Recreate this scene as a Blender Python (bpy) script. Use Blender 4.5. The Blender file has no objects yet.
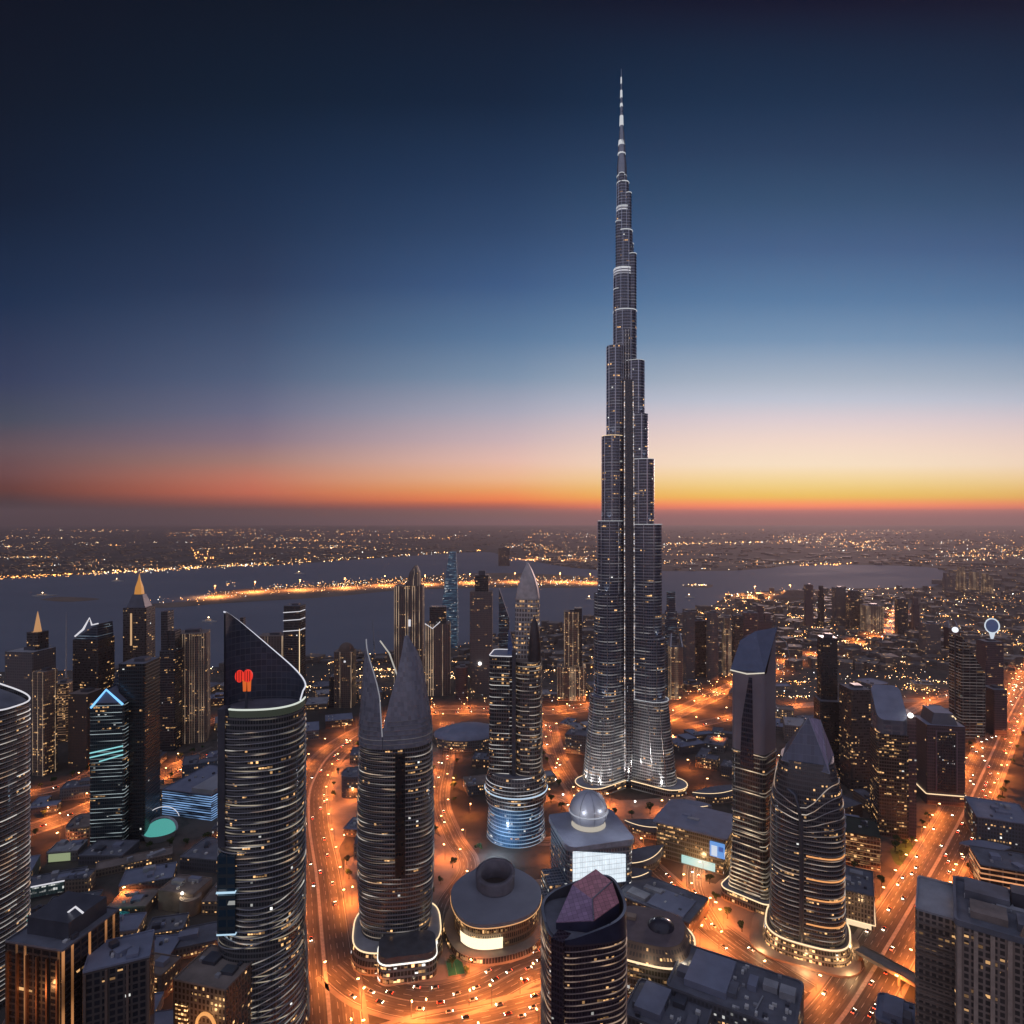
import bpy, math, random
from mathutils import Vector
R = random.Random(7)
sc = bpy.context.scene
col = sc.collection
RAD = math.radians

# ------------------------------------------------------------------ camera
F, H, CY = 640.0, 314.0, 520.0        # focal length in pixels, eye height, horizon row
cam = bpy.data.cameras.new("camera")
cam.sensor_width = 36.0
cam.lens = 36.0 * F / 1024.0
cam.shift_y = (CY - 512.0) / 1024.0
cam.clip_start, cam.clip_end = 1.0, 200000.0
co = bpy.data.objects.new("camera", cam)
co.location = (0, 0, H)
co.rotation_euler = (RAD(90), 0, 0)
col.objects.link(co)
sc.camera = co

# ------------------------------------------------------------------ colour management, sampling
sc.view_settings.view_transform = 'Standard'
sc.view_settings.look = 'None'
sc.view_settings.exposure = 0.0
sc.view_settings.gamma = 1.0
cy = sc.cycles
cy.use_denoising = True
cy.max_bounces = 5
cy.diffuse_bounces = 2
cy.glossy_bounces = 2
cy.volume_bounces = 0
cy.sample_clamp_indirect = 1.5
cy.sample_clamp_direct = 0.0
cy.use_light_tree = True
cy.caustics_reflective = False
cy.caustics_refractive = False

def lin(r, g, b):
    f = lambda c: (c / 255.0 / 12.92) if c <= 10 else ((c / 255.0 + 0.055) / 1.055) ** 2.4
    return (f(r), f(g), f(b), 1.0)

# ------------------------------------------------------------------ node helper
class N:
    def __init__(s, tree):
        s.t = tree
    def node(s, kind, **kw):
        n = s.t.nodes.new(kind)
        for k, v in kw.items():
            setattr(n, k, v)
        return n
    def put(s, sock, v):
        if hasattr(v, 'is_output') or isinstance(v, bpy.types.NodeSocket):
            s.t.links.new(v, sock)
        else:
            sock.default_value = v
    def m(s, op, a, b=0.0, c=None, clamp=False):
        n = s.node('ShaderNodeMath', operation=op, use_clamp=clamp)
        s.put(n.inputs[0], a); s.put(n.inputs[1], b)
        if c is not None: s.put(n.inputs[2], c)
        return n.outputs[0]
    def mix(s, f, a, b):
        n = s.node('ShaderNodeMix', data_type='RGBA')
        s.put(n.inputs[0], f); s.put(n.inputs[6], a); s.put(n.inputs[7], b)
        return n.outputs[2]
    def smooth(s, x, lo, hi, a=0.0, b=1.0, kind='SMOOTHSTEP'):
        n = s.node('ShaderNodeMapRange', interpolation_type=kind)
        s.put(n.inputs[0], x); s.put(n.inputs[1], lo); s.put(n.inputs[2], hi); s.put(n.inputs[3], a); s.put(n.inputs[4], b)
        return n.outputs[0]
    def xyz(s, x, y, z=0.0):
        n = s.node('ShaderNodeCombineXYZ')
        s.put(n.inputs[0], x); s.put(n.inputs[1], y); s.put(n.inputs[2], z)
        return n.outputs[0]
    def sep(s, v):
        n = s.node('ShaderNodeSeparateXYZ'); s.put(n.inputs[0], v)
        return n.outputs
    def noise(s, vec, scale, detail=2.0, rough=0.5):
        n = s.node('ShaderNodeTexNoise'); s.put(n.inputs['Vector'], vec)
        n.inputs['Scale'].default_value = scale; n.inputs['Detail'].default_value = detail
        n.inputs['Roughness'].default_value = rough
        return n.outputs[0]
    def white(s, vec):
        n = s.node('ShaderNodeTexWhiteNoise', noise_dimensions='3D'); s.put(n.inputs['Vector'], vec)
        return n.outputs['Value'], n.outputs['Color']
    def ramp(s, f, stops):
        n = s.node('ShaderNodeValToRGB'); s.put(n.inputs[0], f)
        e = n.color_ramp.elements
        while len(e) < len(stops): e.new(0.5)
        for el, (p, c) in zip(e, sorted(stops, key=lambda q: q[0])):
            el.position = p; el.color = c
        return n.outputs[0]

# ------------------------------------------------------------------ dusk sky
SUN_AZ = 27.0      # degrees to the right of the view direction
w = bpy.data.worlds.new("World"); sc.world = w
w.use_nodes = True
w.node_tree.nodes.clear()
n = N(w.node_tree)
geo = n.node('ShaderNodeTexCoord').outputs['Generated']
dx, dy, dz = n.sep(geo)
hl = n.m('SQRT', n.m('MAXIMUM', n.m('ADD', n.m('MULTIPLY', dx, dx), n.m('MULTIPLY', dy, dy)), 1e-6))
tt = n.m('DIVIDE', dz, n.m('MAXIMUM', dy, n.m('MULTIPLY', hl, 0.6)))
sx, sy = math.sin(RAD(SUN_AZ)), math.cos(RAD(SUN_AZ))
cd = n.m('DIVIDE', n.m('ADD', n.m('MULTIPLY', dx, sx), n.m('MULTIPLY', dy, sy)), hl)
tr = n.m('MULTIPLY', tt, 1.0, clamp=True)
HAZE_DENSITY = 4.5e-5
GLOW = [(0.0000, lin(150, 106, 100)), (0.0094, lin(172, 114, 98)), (0.0203, lin(228, 136, 74)), (0.0359, lin(236, 184, 104)), (0.0547, lin(240, 206, 138)), (0.0859, lin(246, 222, 192)), (0.1250, lin(240, 215, 202)), (0.1562, lin(222, 206, 208)), (0.1875, lin(194, 196, 209)), (0.2188, lin(168, 179, 196)), (0.2812, lin(124, 150, 180)), (0.3438, lin(93, 124, 161)), (0.4219, lin(74, 99, 137)), (0.5000, lin(59, 82, 114)), (0.5781, lin(46, 65, 95)), (0.6562, lin(35, 52, 79)), (0.7344, lin(26, 42, 65)), (0.8094, lin(17, 29, 48))]
MID = [(0.0000, lin(128, 98, 101)), (0.0094, lin(138, 100, 98)), (0.0203, lin(170, 104, 90)), (0.0312, lin(222, 126, 88)), (0.0469, lin(234, 162, 108)), (0.0641, lin(235, 180, 140)), (0.0922, lin(229, 187, 172)), (0.1250, lin(206, 180, 182)), (0.1688, lin(170, 168, 184)), (0.2234, lin(128, 147, 172)), (0.2844, lin(94, 122, 156)), (0.3672, lin(67, 93, 133)), (0.4531, lin(52, 74, 109)), (0.5312, lin(41, 60, 91)), (0.6562, lin(26, 41, 64)), (0.7344, lin(21, 35, 55)), (0.8094, lin(16, 29, 46))]
QUARTER = [(0.0000, lin(99, 80, 85)), (0.0156, lin(106, 80, 82)), (0.0266, lin(140, 88, 82)), (0.0422, lin(184, 104, 86)), (0.0641, lin(188, 118, 100)), (0.0922, lin(164, 123, 116)), (0.1250, lin(137, 116, 128)), (0.1688, lin(108, 108, 132)), (0.2234, lin(84, 96, 124)), (0.2844, lin(67, 82, 112)), (0.3672, lin(48, 63, 93)), (0.4531, lin(38, 53, 81)), (0.5312, lin(31, 46, 72)), (0.6562, lin(21, 35, 54)), (0.8094, lin(14, 27, 42))]
DIM = [(0.0000, lin(73, 65, 75)), (0.0234, lin(80, 62, 70)), (0.0469, lin(105, 68, 67)), (0.0703, lin(111, 76, 77)), (0.1094, lin(104, 84, 91)), (0.1562, lin(78, 79, 96)), (0.2188, lin(60, 67, 94)), (0.3438, lin(37, 51, 79)), (0.5000, lin(22, 36, 57)), (0.6562, lin(16, 29, 45)), (0.8094, lin(12, 24, 38))]
# the same gradients before the air between has faded them
GLOW = [(0.0000, (0.2618, 0.002883, 0.002549, 1)), (0.0094, (0.6402, 0.003365, 0.002443, 1)), (0.0203, (2.548, 0.3749, 0.00137, 1)), (0.0359, (1.376, 0.8722, 0.0351, 1)), (0.0547, (1.216, 0.9068, 0.2854, 1)), (0.0859, (1.153, 0.9457, 0.6777, 1)), (0.1250, (0.9963, 0.7953, 0.693, 1)), (0.1562, (0.796, 0.6934, 0.7216, 1)), (0.1875, (0.5549, 0.6046, 0.7138, 1)), (0.2188, (0.3934, 0.4847, 0.6004, 1)), (0.2812, (0.1728, 0.3072, 0.4788, 1)), (0.3438, (0.08487, 0.2004, 0.3713, 1)), (0.4219, (0.04776, 0.1183, 0.2541, 1)), (0.5000, (0.02358, 0.07616, 0.1662, 1)), (0.5781, (0.01097, 0.04341, 0.1079, 1)), (0.6562, (0.001818, 0.02574, 0.07147, 1)), (0.7344, (0.0002066, 0.01614, 0.04792, 1)), (0.8094, (0.0001121, 0.004219, 0.02132, 1))]
MID = [(0.0000, (0.2376, 0.1009, 0.1305, 1)), (0.0094, (0.2767, 0.08789, 0.03219, 1)), (0.0203, (0.8055, 0.08627, 0.002045, 1)), (0.0312, (1.604, 0.3274, 0.01807, 1)), (0.0469, (1.255, 0.5046, 0.1237, 1)), (0.0641, (1.125, 0.6165, 0.3228, 1)), (0.0922, (0.9629, 0.6098, 0.5057, 1)), (0.1250, (0.687, 0.5172, 0.5424, 1)), (0.1688, (0.4257, 0.4307, 0.5354, 1)), (0.2234, (0.2011, 0.303, 0.4393, 1)), (0.2844, (0.09508, 0.1971, 0.3485, 1)), (0.3672, (0.0388, 0.1028, 0.237, 1)), (0.4531, (0.01967, 0.06068, 0.149, 1)), (0.5312, (0.009221, 0.0379, 0.1001, 1)), (0.6562, (0.0002066, 0.01482, 0.04421, 1)), (0.7344, (0.00015, 0.01103, 0.03304, 1)), (0.8094, (0.0001036, 0.007011, 0.02154, 1))]
QUARTER = [(0.0000, (0.08574, 0.05954, 0.07123, 1)), (0.0156, (0.138, 0.02743, 0.001688, 1)), (0.0266, (0.4985, 0.106, 0.05035, 1)), (0.0422, (0.8552, 0.1871, 0.08201, 1)), (0.0641, (0.7114, 0.2288, 0.1384, 1)), (0.0922, (0.4464, 0.2339, 0.1975, 1)), (0.1250, (0.2613, 0.1883, 0.2452, 1)), (0.1688, (0.1456, 0.1575, 0.2522, 1)), (0.2234, (0.07548, 0.1165, 0.2106, 1)), (0.2844, (0.04397, 0.08191, 0.167, 1)), (0.3672, (0.01764, 0.04266, 0.1051, 1)), (0.4531, (0.008359, 0.02928, 0.07756, 1)), (0.5312, (0.003911, 0.02146, 0.06019, 1)), (0.6562, (0.00015, 0.01095, 0.03034, 1)), (0.8094, (8.783e-05, 0.006145, 0.01759, 1))]
DIM = [(0.0000, (0.001333, 0.001057, 0.001407, 1)), (0.0234, (0.001604, 0.0009634, 0.001225, 1)), (0.0469, (0.1513, 0.02776, 0.009119, 1)), (0.0703, (0.1789, 0.06713, 0.06555, 1)), (0.1094, (0.1452, 0.09005, 0.1066, 1)), (0.1562, (0.05785, 0.07488, 0.1185, 1)), (0.2188, (0.02908, 0.04842, 0.1117, 1)), (0.3438, (0.004978, 0.02559, 0.07371, 1)), (0.5000, (0.0001605, 0.01058, 0.03288, 1)), (0.6562, (0.0001036, 0.006654, 0.01962, 1)), (0.8094, (7.353e-05, 0.003974, 0.01323, 1))]
glow = n.ramp(tr, GLOW)
mid = n.ramp(tr, MID)
quart = n.ramp(tr, QUARTER)
dim = n.ramp(tr, DIM)
anti = n.ramp(tr, [(0.0, lin(156, 138, 146)), (0.2, lin(168, 159, 172)), (0.6, lin(154, 156, 178)), (1.0, lin(138, 143, 168))])
skyc = n.mix(n.smooth(cd, 0.42, 0.656, kind='LINEAR'), dim, quart)
skyc = n.mix(n.smooth(cd, 0.656, 0.891, kind='LINEAR'), skyc, mid)
skyc = n.mix(n.smooth(cd, 0.891, 1.0, kind='LINEAR'), skyc, glow)
f2 = n.smooth(cd, 0.25, -0.45)
skyc = n.mix(f2, skyc, anti)
f3 = n.smooth(tt, 0.95, 2.4)
skyc = n.mix(f3, skyc, lin(138, 143, 168))
ns = n.node('ShaderNodeTexSky', sky_type='NISHITA', sun_disc=False, sun_elevation=RAD(1.0), sun_rotation=RAD(SUN_AZ))
bgn = n.node('ShaderNodeBackground'); n.put(bgn.inputs[0], ns.outputs[0]); bgn.inputs[1].default_value = 0.0008
bg = n.node('ShaderNodeBackground'); n.put(bg.inputs[0], skyc); bg.inputs[1].default_value = 1.0
add = n.node('ShaderNodeAddShader'); n.put(add.inputs[0], bg.outputs[0]); n.put(add.inputs[1], bgn.outputs[0])
n.put(n.node('ShaderNodeOutputWorld').inputs[0], add.outputs[0])

# last light of the sun that has just gone down: low, weak, wide and warm
sl = bpy.data.lights.new("sun", 'SUN'); sl.energy = 0.85; sl.angle = RAD(8); sl.color = (1.0, 0.66, 0.60)
so = bpy.data.objects.new("sun", sl)
e = RAD(5.0)
so.rotation_euler = Vector((-sx * math.cos(e), -sy * math.cos(e), -math.sin(e))).to_track_quat('-Z', 'Y').to_euler()
so.location = (0, 0, 2000)
col.objects.link(so)

# ------------------------------------------------------------------ places: from a picture point to real metres
def D(py, z=0.0):
    return F * (H - z) / (py - CY)
def G(px, py, z=0.0):
    d = D(py, z)
    return ((px - 512.0) / F * d, d)
def X(px, d): return (px - 512.0) / F * d
def Z(py, d): return H - (py - CY) / F * d

# ------------------------------------------------------------------ materials
MATS = {}
def base_mat(name):
    m = bpy.data.materials.new(name); m.use_nodes = True
    m.node_tree.nodes.clear()
    k = N(m.node_tree)
    p = k.node('ShaderNodeBsdfPrincipled')
    k.put(k.node('ShaderNodeOutputMaterial').inputs[0], p.outputs[0])
    return m, k, p
def plain(name, c, rough=0.6, metal=0.0, var=0.25, scale=0.15, spec=0.5):
    if name in MATS: return MATS[name]
    m, k, p = base_mat(name)
    tc = k.node('ShaderNodeTexCoord').outputs['Object']
    nz = k.noise(tc, scale, 4.0, 0.6)
    f = k.smooth(nz, 0.3, 0.7, 1.0 - var, 1.0 + var, 'LINEAR')
    v = k.node('ShaderNodeVectorMath', operation='SCALE'); v.inputs[0].default_value = c[:3]; k.put(v.inputs['Scale'], f)
    k.put(p.inputs['Base Color'], v.outputs[0])
    k.put(p.inputs['Roughness'], k.smooth(nz, 0.2, 0.8, max(rough - 0.1, 0.03), min(rough + 0.1, 1), 'LINEAR'))
    p.inputs['Metallic'].default_value = metal
    p.inputs['Specular IOR Level'].default_value = spec
    MATS[name] = m
    return m
def glow_mat(name, c, s, sample=False):
    if name in MATS: return MATS[name]
    m, k, p = base_mat(name)
    p.inputs['Base Color'].default_value = (0.06, 0.06, 0.06, 1)
    p.inputs['Emission Color'].default_value = (*c[:3], 1)
    p.inputs['Emission Strength'].default_value = s
    if not sample: m.cycles.emission_sampling = 'NONE'
    MATS[name] = m
    return m
WARM, COOL = (1.0, 0.55, 0.22, 1), (0.95, 0.95, 0.9, 1)
def facade(name, glass=(0.02, 0.025, 0.035), frame=(0.10, 0.10, 0.11), fh=3.4, ww=2.0, lit=0.08, warm=0.7, ls=1.6, band=0.0, bandc=(1, 0.9, 0.75),
           bandw=0.16, cover=0.5, rough=0.14, mull=0.16, sill=0.42, fin=0.0, finc=(1, .7, .45), low=0.0, seed=0.0, lift=0.0, spec=0.8, metal=0.0):
    """Curtain wall: u = metres along the wall, v = metres up. Some rooms are lit, some slab edges carry a strip of light."""
    if name in MATS: return MATS[name]
    m, k, p = base_mat(name)
    uv = k.node('ShaderNodeUVMap').outputs[0]
    u, v, _ = k.sep(uv)
    oi = k.node('ShaderNodeObjectInfo')
    rnd = k.m('MULTIPLY', oi.outputs['Random'], 37.0)
    fu, fv = k.m('DIVIDE', u, ww), k.m('DIVIDE', v, fh)
    iu, iv = k.m('FLOOR', fu), k.m('FLOOR', fv)
    ru, rv = k.m('SUBTRACT', fu, iu), k.m('SUBTRACT', fv, iv)
    r1, rc = k.white(k.xyz(iu, iv, k.m('ADD', rnd, seed)))
    cr, cg, cb = k.sep(rc)
    clus = k.noise(k.xyz(k.m('DIVIDE', u, 26.0), k.m('DIVIDE', v, 30.0), k.m('ADD', rnd, seed)), 1.0, 2.0)
    rowr, _c = k.white(k.xyz(iv, k.m('ADD', rnd, seed + 3.0), k.m('FLOOR', k.m('DIVIDE', u, 19.0))))
    pl = k.m('MULTIPLY', k.smooth(clus, 0.38, 0.66, 0.15, 2.2), lit * 0.8)
    pl = k.m('MULTIPLY', pl, k.smooth(rowr, 0.0, 1.0, 0.25, 1.9, 'LINEAR'))
    seg, segc = k.white(k.xyz(k.m('FLOOR', k.m('DIVIDE', k.m('ADD', iu, k.m('MULTIPLY', rowr, 5.0)), 4.0)), iv, k.m('ADD', rnd, seed + 17.0)))
    on = k.m('MULTIPLY', k.m('LESS_THAN', seg, k.m('MULTIPLY', pl, 1.15)), k.m('LESS_THAN', r1, 0.72))
    on = k.m('MAXIMUM', on, k.m('LESS_THAN', r1, k.m('MULTIPLY', pl, 0.22)))
    win = k.m('MULTIPLY', k.m('GREATER_THAN', rv, sill), k.m('GREATER_THAN', ru, mull))
    win = k.m('MULTIPLY', win, k.m('LESS_THAN', rv, k.m('ADD', sill + 0.22, k.m('MULTIPLY', cb, 0.3))))
    on = k.m('MULTIPLY', on, win)
    cr = k.sep(segc)[0]
    ec = k.mix(k.m('LESS_THAN', cr, warm), COOL, WARM)
    es = k.m('MULTIPLY', k.m('MULTIPLY', on, ls), k.m('ADD', k.m('MULTIPLY', cg, cg), 0.10))
    e1 = k.node('ShaderNodeVectorMath', operation='SCALE'); k.put(e1.inputs[0], ec); k.put(e1.inputs['Scale'], es)
    emis = e1.outputs[0]
    def addv(a, b):
        q = k.node('ShaderNodeVectorMath', operation='ADD'); k.put(q.inputs[0], a); k.put(q.inputs[1], b); return q.outputs[0]
    if band > 0:
        bn = k.noise(k.xyz(k.m('DIVIDE', u, 34.0), k.m('MULTIPLY', iv, 0.73), k.m('ADD', rnd, seed + 9.0)), 1.0, 2.0)
        bs = k.m('MULTIPLY', k.smooth(bn, 0.62 - 0.35 * cover, 0.78 - 0.2 * cover), k.m('LESS_THAN', rv, bandw))
        if low > 0:
            bs = k.m('MULTIPLY', bs, k.smooth(v, 0.0, low, 1.0, 0.22))
        e2 = k.node('ShaderNodeVectorMath', operation='SCALE'); e2.inputs[0].default_value = bandc; k.put(e2.inputs['Scale'], k.m('MULTIPLY', bs, band))
        emis = addv(emis, e2.outputs[0])
    if fin > 0:
        wf, wc = k.white(k.xyz(iu, 3.0, k.m('ADD', rnd, seed)))
        fn = k.m('MULTIPLY', k.m('LESS_THAN', wf, 0.45), k.m('LESS_THAN', ru, 0.3))
        fn = k.m('MULTIPLY', fn, k.smooth(clus, 0.35, 0.65, 0.2, 1.0))
        e3 = k.node('ShaderNodeVectorMath', operation='SCALE'); e3.inputs[0].default_value = finc; k.put(e3.inputs['Scale'], k.m('MULTIPLY', fn, fin))
        emis = addv(emis, e3.outputs[0])
    k.put(p.inputs['Emission Color'], emis)
    p.inputs['Emission Strength'].default_value = 1.0
    fr = k.m('MAXIMUM', k.m('LESS_THAN', rv, sill * 0.8), k.m('LESS_THAN', ru, mull))
    gv = k.mix(k.m('MULTIPLY', cb, 0.6), (*glass, 1), (glass[0] * 1.8 + .004, glass[1] * 1.8 + .004, glass[2] * 1.8 + .004, 1))
    k.put(p.inputs['Base Color'], k.mix(fr, gv, (*frame, 1)))
    k.put(p.inputs['Roughness'], k.m('ADD', k.m('MULTIPLY', fr, 0.3), k.m('ADD', rough, k.m('MULTIPLY', cg, 0.06))))
    p.inputs['Specular IOR Level'].default_value = spec
    if metal: k.put(p.inputs['Metallic'], k.m('MULTIPLY', fr, metal))
    m.cycles.emission_sampling = 'NONE'
    MATS[name] = m
    return m
def band_mat(name, c=(1, .93, .82), s=1.4, cover=0.5, seed=0.0, metal=(0.35, 0.35, 0.37), run=28.0):
    """Slab edge in pale metal with a strip of light that is on along parts of it."""
    if name in MATS: return MATS[name]
    m, k, p = base_mat(name)
    u, v, _ = k.sep(k.node('ShaderNodeUVMap').outputs[0])
    bn = k.noise(k.xyz(k.m('DIVIDE', u, run), k.m('MULTIPLY', v, 0.83), seed), 1.0, 3.0)
    on = k.smooth(bn, 0.64 - 0.35 * cover, 0.80 - 0.2 * cover)
    zone = k.noise(k.xyz(k.m('DIVIDE', u, 60.0), k.m('MULTIPLY', v, 0.13), seed + 5.0), 1.0, 2.0)
    on = k.m('MULTIPLY', on, k.smooth(zone, 0.36, 0.62, 0.12, 1.25))
    p.inputs['Base Color'].default_value = (*metal, 1)
    p.inputs['Roughness'].default_value = 0.35
    p.inputs['Metallic'].default_value = 0.4
    warmth = k.noise(k.xyz(k.m('DIVIDE', u, 13.0), k.m('MULTIPLY', v, 0.61), seed + 11.0), 1.0, 1.0)
    k.put(p.inputs['Emission Color'], k.mix(k.smooth(warmth, 0.45, 0.65), (*c, 1), (1.0, 0.62, 0.34, 1)))
    k.put(p.inputs['Emission Strength'], k.m('MULTIPLY', on, s * 0.8))
    m.cycles.emission_sampling = 'NONE'
    MATS[name] = m
    return m

# ------------------------------------------------------------------ geometry collector
class Geo:
    def __init__(s):
        s.v, s.f, s.u, s.mi = [], [], [], []
    def face(s, pts, uv=None, mi=0):
        b = len(s.v); s.v += [tuple(p) for p in pts]
        s.f.append(tuple(range(b, b + len(pts))))
        s.u.append(uv or [(p[0], p[1]) for p in pts]); s.mi.append(mi)
    def loft(s, rows, closed=True, vv=None, mi=0):
        b = len(s.v); nn = len(rows[0])
        for r in rows: s.v += [tuple(p) for p in r]
        r0 = rows[0]; cum = [0.0]
        for i in range(nn):
            a, c = r0[i], r0[(i + 1) % nn]
            cum.append(cum[-1] + math.dist(a[:2], c[:2]))
        for j in range(len(rows) - 1):
            for i in range(nn if closed else nn - 1):
                i2 = (i + 1) % nn
                s.f.append((b + j * nn + i, b + j * nn + i2, b + (j + 1) * nn + i2, b + (j + 1) * nn + i))
                if vv: a0 = a1 = vv[j]; b0 = b1 = vv[j + 1]
                else:
                    a0, a1, b1, b0 = rows[j][i][2], rows[j][i2][2], rows[j + 1][i2][2], rows[j + 1][i][2]
                s.u.append([(cum[i], a0), (cum[i + 1], a1), (cum[i + 1], b1), (cum[i], b0)]); s.mi.append(mi)
        return s
    def box(s, cx, cy, z0, sx, sy, sz, rz=0.0, mi=0, top=True):
        c, q = math.cos(rz), math.sin(rz)
        o = [(cx + x * c - y * q, cy + x * q + y * c) for x, y in ((-sx/2, -sy/2), (sx/2, -sy/2), (sx/2, sy/2), (-sx/2, sy/2))]
        s.loft([[(x, y, z0) for x, y in o], [(x, y, z0 + sz) for x, y in o]], mi=mi)
        if top: s.face([(x, y, z0 + sz) for x, y in o], mi=mi)
        return s
    def cap(s, row, mi=0):
        s.face(row, mi=mi); return s
    def tube(s, path, r, nseg=8, mi=0, capped=True):
        rows = []
        for i, p in enumerate(path):
            p = Vector(p); a = Vector(path[max(i - 1, 0)]); c = Vector(path[min(i + 1, len(path) - 1)])
            t = (c - a).normalized()
            up = Vector((0, 0, 1)) if abs(t.z) < 0.95 else Vector((0, 1, 0))
            e1 = t.cross(up).normalized(); e2 = e1.cross(t)
            rr = r[i] if isinstance(r, (list, tuple)) else r
            rows.append([tuple(p + e1 * rr * math.cos(2 * math.pi * k / nseg) + e2 * rr * math.sin(2 * math.pi * k / nseg)) for k in range(nseg)])
        s.loft(rows, mi=mi)
        if capped: s.face(rows[-1], mi=mi); s.face(rows[0][::-1], mi=mi)
        return s
    def dome(s, cx, cy, cz, r, zs=1.0, nu=24, nv=10, lo=0.0, hi=90.0, mi=0):
        rows = []
        for j in range(nv + 1):
            a = RAD(lo + (hi - lo) * j / nv); rr = max(r * math.cos(a), 0.01)
            rows.append([(cx + rr * math.cos(2 * math.pi * i / nu), cy + rr * math.sin(2 * math.pi * i / nu), cz + r * zs * math.sin(a)) for i in range(nu)])
        return s.loft(rows, mi=mi)
    def build(s, name, mat, parent=None, smooth=False, loc=None):
        me = bpy.data.meshes.new(name)
        me.from_pydata(s.v, [], s.f)
        ul = me.uv_layers.new(name="UVMap")
        flat = [c for f in s.u for p in f for c in p]
        ul.data.foreach_set("uv", flat)
        for mm in (mat if isinstance(mat, (list, tuple)) else [mat]): me.materials.append(mm)
        me.polygons.foreach_set("material_index", s.mi)
        if smooth:
            me.polygons.foreach_set("use_smooth", [len(f) == 4 for f in s.f])
        me.update()
        o = bpy.data.objects.new(name, me); col.objects.link(o)
        if parent is not None: o.parent = parent
        if loc: o.location = loc
        return o

FOOT = []     # (x, y, radius) of everything that already stands somewhere
def thing(name, label, cat, loc=(0, 0, 0), rz=0.0, group=None, foot=None):
    o = bpy.data.objects.new(name, None); col.objects.link(o)
    o.empty_display_size = 2.0
    o.location = loc if len(loc) == 3 else (loc[0], loc[1], 0); o.rotation_euler = (0, 0, rz)
    o["label"] = label; o["category"] = cat
    if group: o["group"] = group
    if foot: FOOT.append((loc[0], loc[1], foot))
    return o
def tag(o, label=None, cat=None, group=None, kind=None):
    for k, v in (("label", label), ("category", cat), ("group", group), ("kind", kind)):
        if v: o[k] = v
    return o
def copy_tree(o, parent=None):
    c = o.copy(); col.objects.link(c)
    if parent is not None: c.parent = parent
    for ch in list(o.children): copy_tree(ch, c)
    return c
def lamp(name, parent, loc, power, color, radius=0.5, spot=None, aim=None):
    ld = bpy.data.lights.new(name, 'SPOT' if spot else 'POINT')
    ld.energy = power; ld.color = color; ld.shadow_soft_size = radius
    if spot: ld.spot_size = RAD(spot); ld.spot_blend = 0.5
    lo = bpy.data.objects.new(name, ld); col.objects.link(lo); lo.parent = parent; lo.location = loc
    if aim is not None:
        lo.rotation_euler = (Vector(aim) - Vector(loc)).to_track_quat('-Z', 'Y').to_euler()
    return lo

# outlines (counter-clockwise from above)
def rrect(w, d, r, k=5):
    pts = []
    for cx, cy, a0 in ((w/2 - r, -d/2 + r, -90), (w/2 - r, d/2 - r, 0), (-w/2 + r, d/2 - r, 90), (-w/2 + r, -d/2 + r, 180)):
        for i in range(k + 1):
            a = RAD(a0 + 90.0 * i / k); pts.append((cx + r * math.cos(a), cy + r * math.sin(a)))
    return pts
def ell(w, d, k=48):
    return [(w/2 * math.cos(2 * math.pi * i / k), d/2 * math.sin(2 * math.pi * i / k)) for i in range(k)]
def lens(w, d, k=16):
    """two arcs that meet in points at -x and +x"""
    pts = []
    for i in range(k): t = -1 + 2.0 * i / k; pts.append((w/2 * t, -d/2 * (1 - t * t)))
    for i in range(k): t = 1 - 2.0 * i / k; pts.append((w/2 * t, d/2 * (1 - t * t)))
    return pts
def sup(w, d, p=3.0, k=56):
    o = []
    for i in range(k):
        a = 2 * math.pi * i / k; c, s_ = math.cos(a), math.sin(a)
        o.append((w/2 * math.copysign(abs(c) ** (2 / p), c), d/2 * math.copysign(abs(s_) ** (2 / p), s_)))
    return o
def lift(o, z, s=1.0, ox=0.0, oy=0.0, sy=None):
    return [(x * s + ox, y * (sy if sy is not None else s) + oy, z) for x, y in o]
def bands(fn, zs, h=0.9, out=0.5, warp=None):
    """thin projecting ledges round a shaft: fn(z) gives the outline at z"""
    g = Geo()
    for kk, z in enumerate(zs):
        o = fn(z)
        def ring(off, dz):
            rr = []
            for x, y in o:
                l = math.hypot(x, y) or 1.0
                zz = z + dz + (warp(x, y, z) if warp else 0.0)
                if warp:
                    o2 = fn(zz)
                    x2, y2 = o2[len(rr)]
                    l = math.hypot(x2, y2) or 1.0
                    rr.append((x2 + x2 / l * off, y2 + y2 / l * off, zz))
                else: rr.append((x + x / l * off, y + y / l * off, zz))
            return rr
        rows = [ring(-0.2, 0), ring(out, 0), ring(out, h), ring(-0.2, h)]
        g.loft(rows, vv=[kk, kk, kk + .3, kk + .3])
    return g
def catmull(pts, step=0.12):
    out = []
    P = [pts[0]] + list(pts) + [pts[-1]]
    for i in range(1, len(P) - 2):
        p0, p1, p2, p3 = [Vector(p) for p in P[i - 1:i + 3]]
        k = max(2, int(1 / step))
        for j in range(k):
            t = j / k
            out.append(0.5 * ((2 * p1) + (-p0 + p2) * t + (2 * p0 - 5 * p1 + 4 * p2 - p3) * t * t + (-p0 + 3 * p1 - 3 * p2 + p3) * t ** 3))
    out.append(Vector(P[-2]))
    return out
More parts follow.
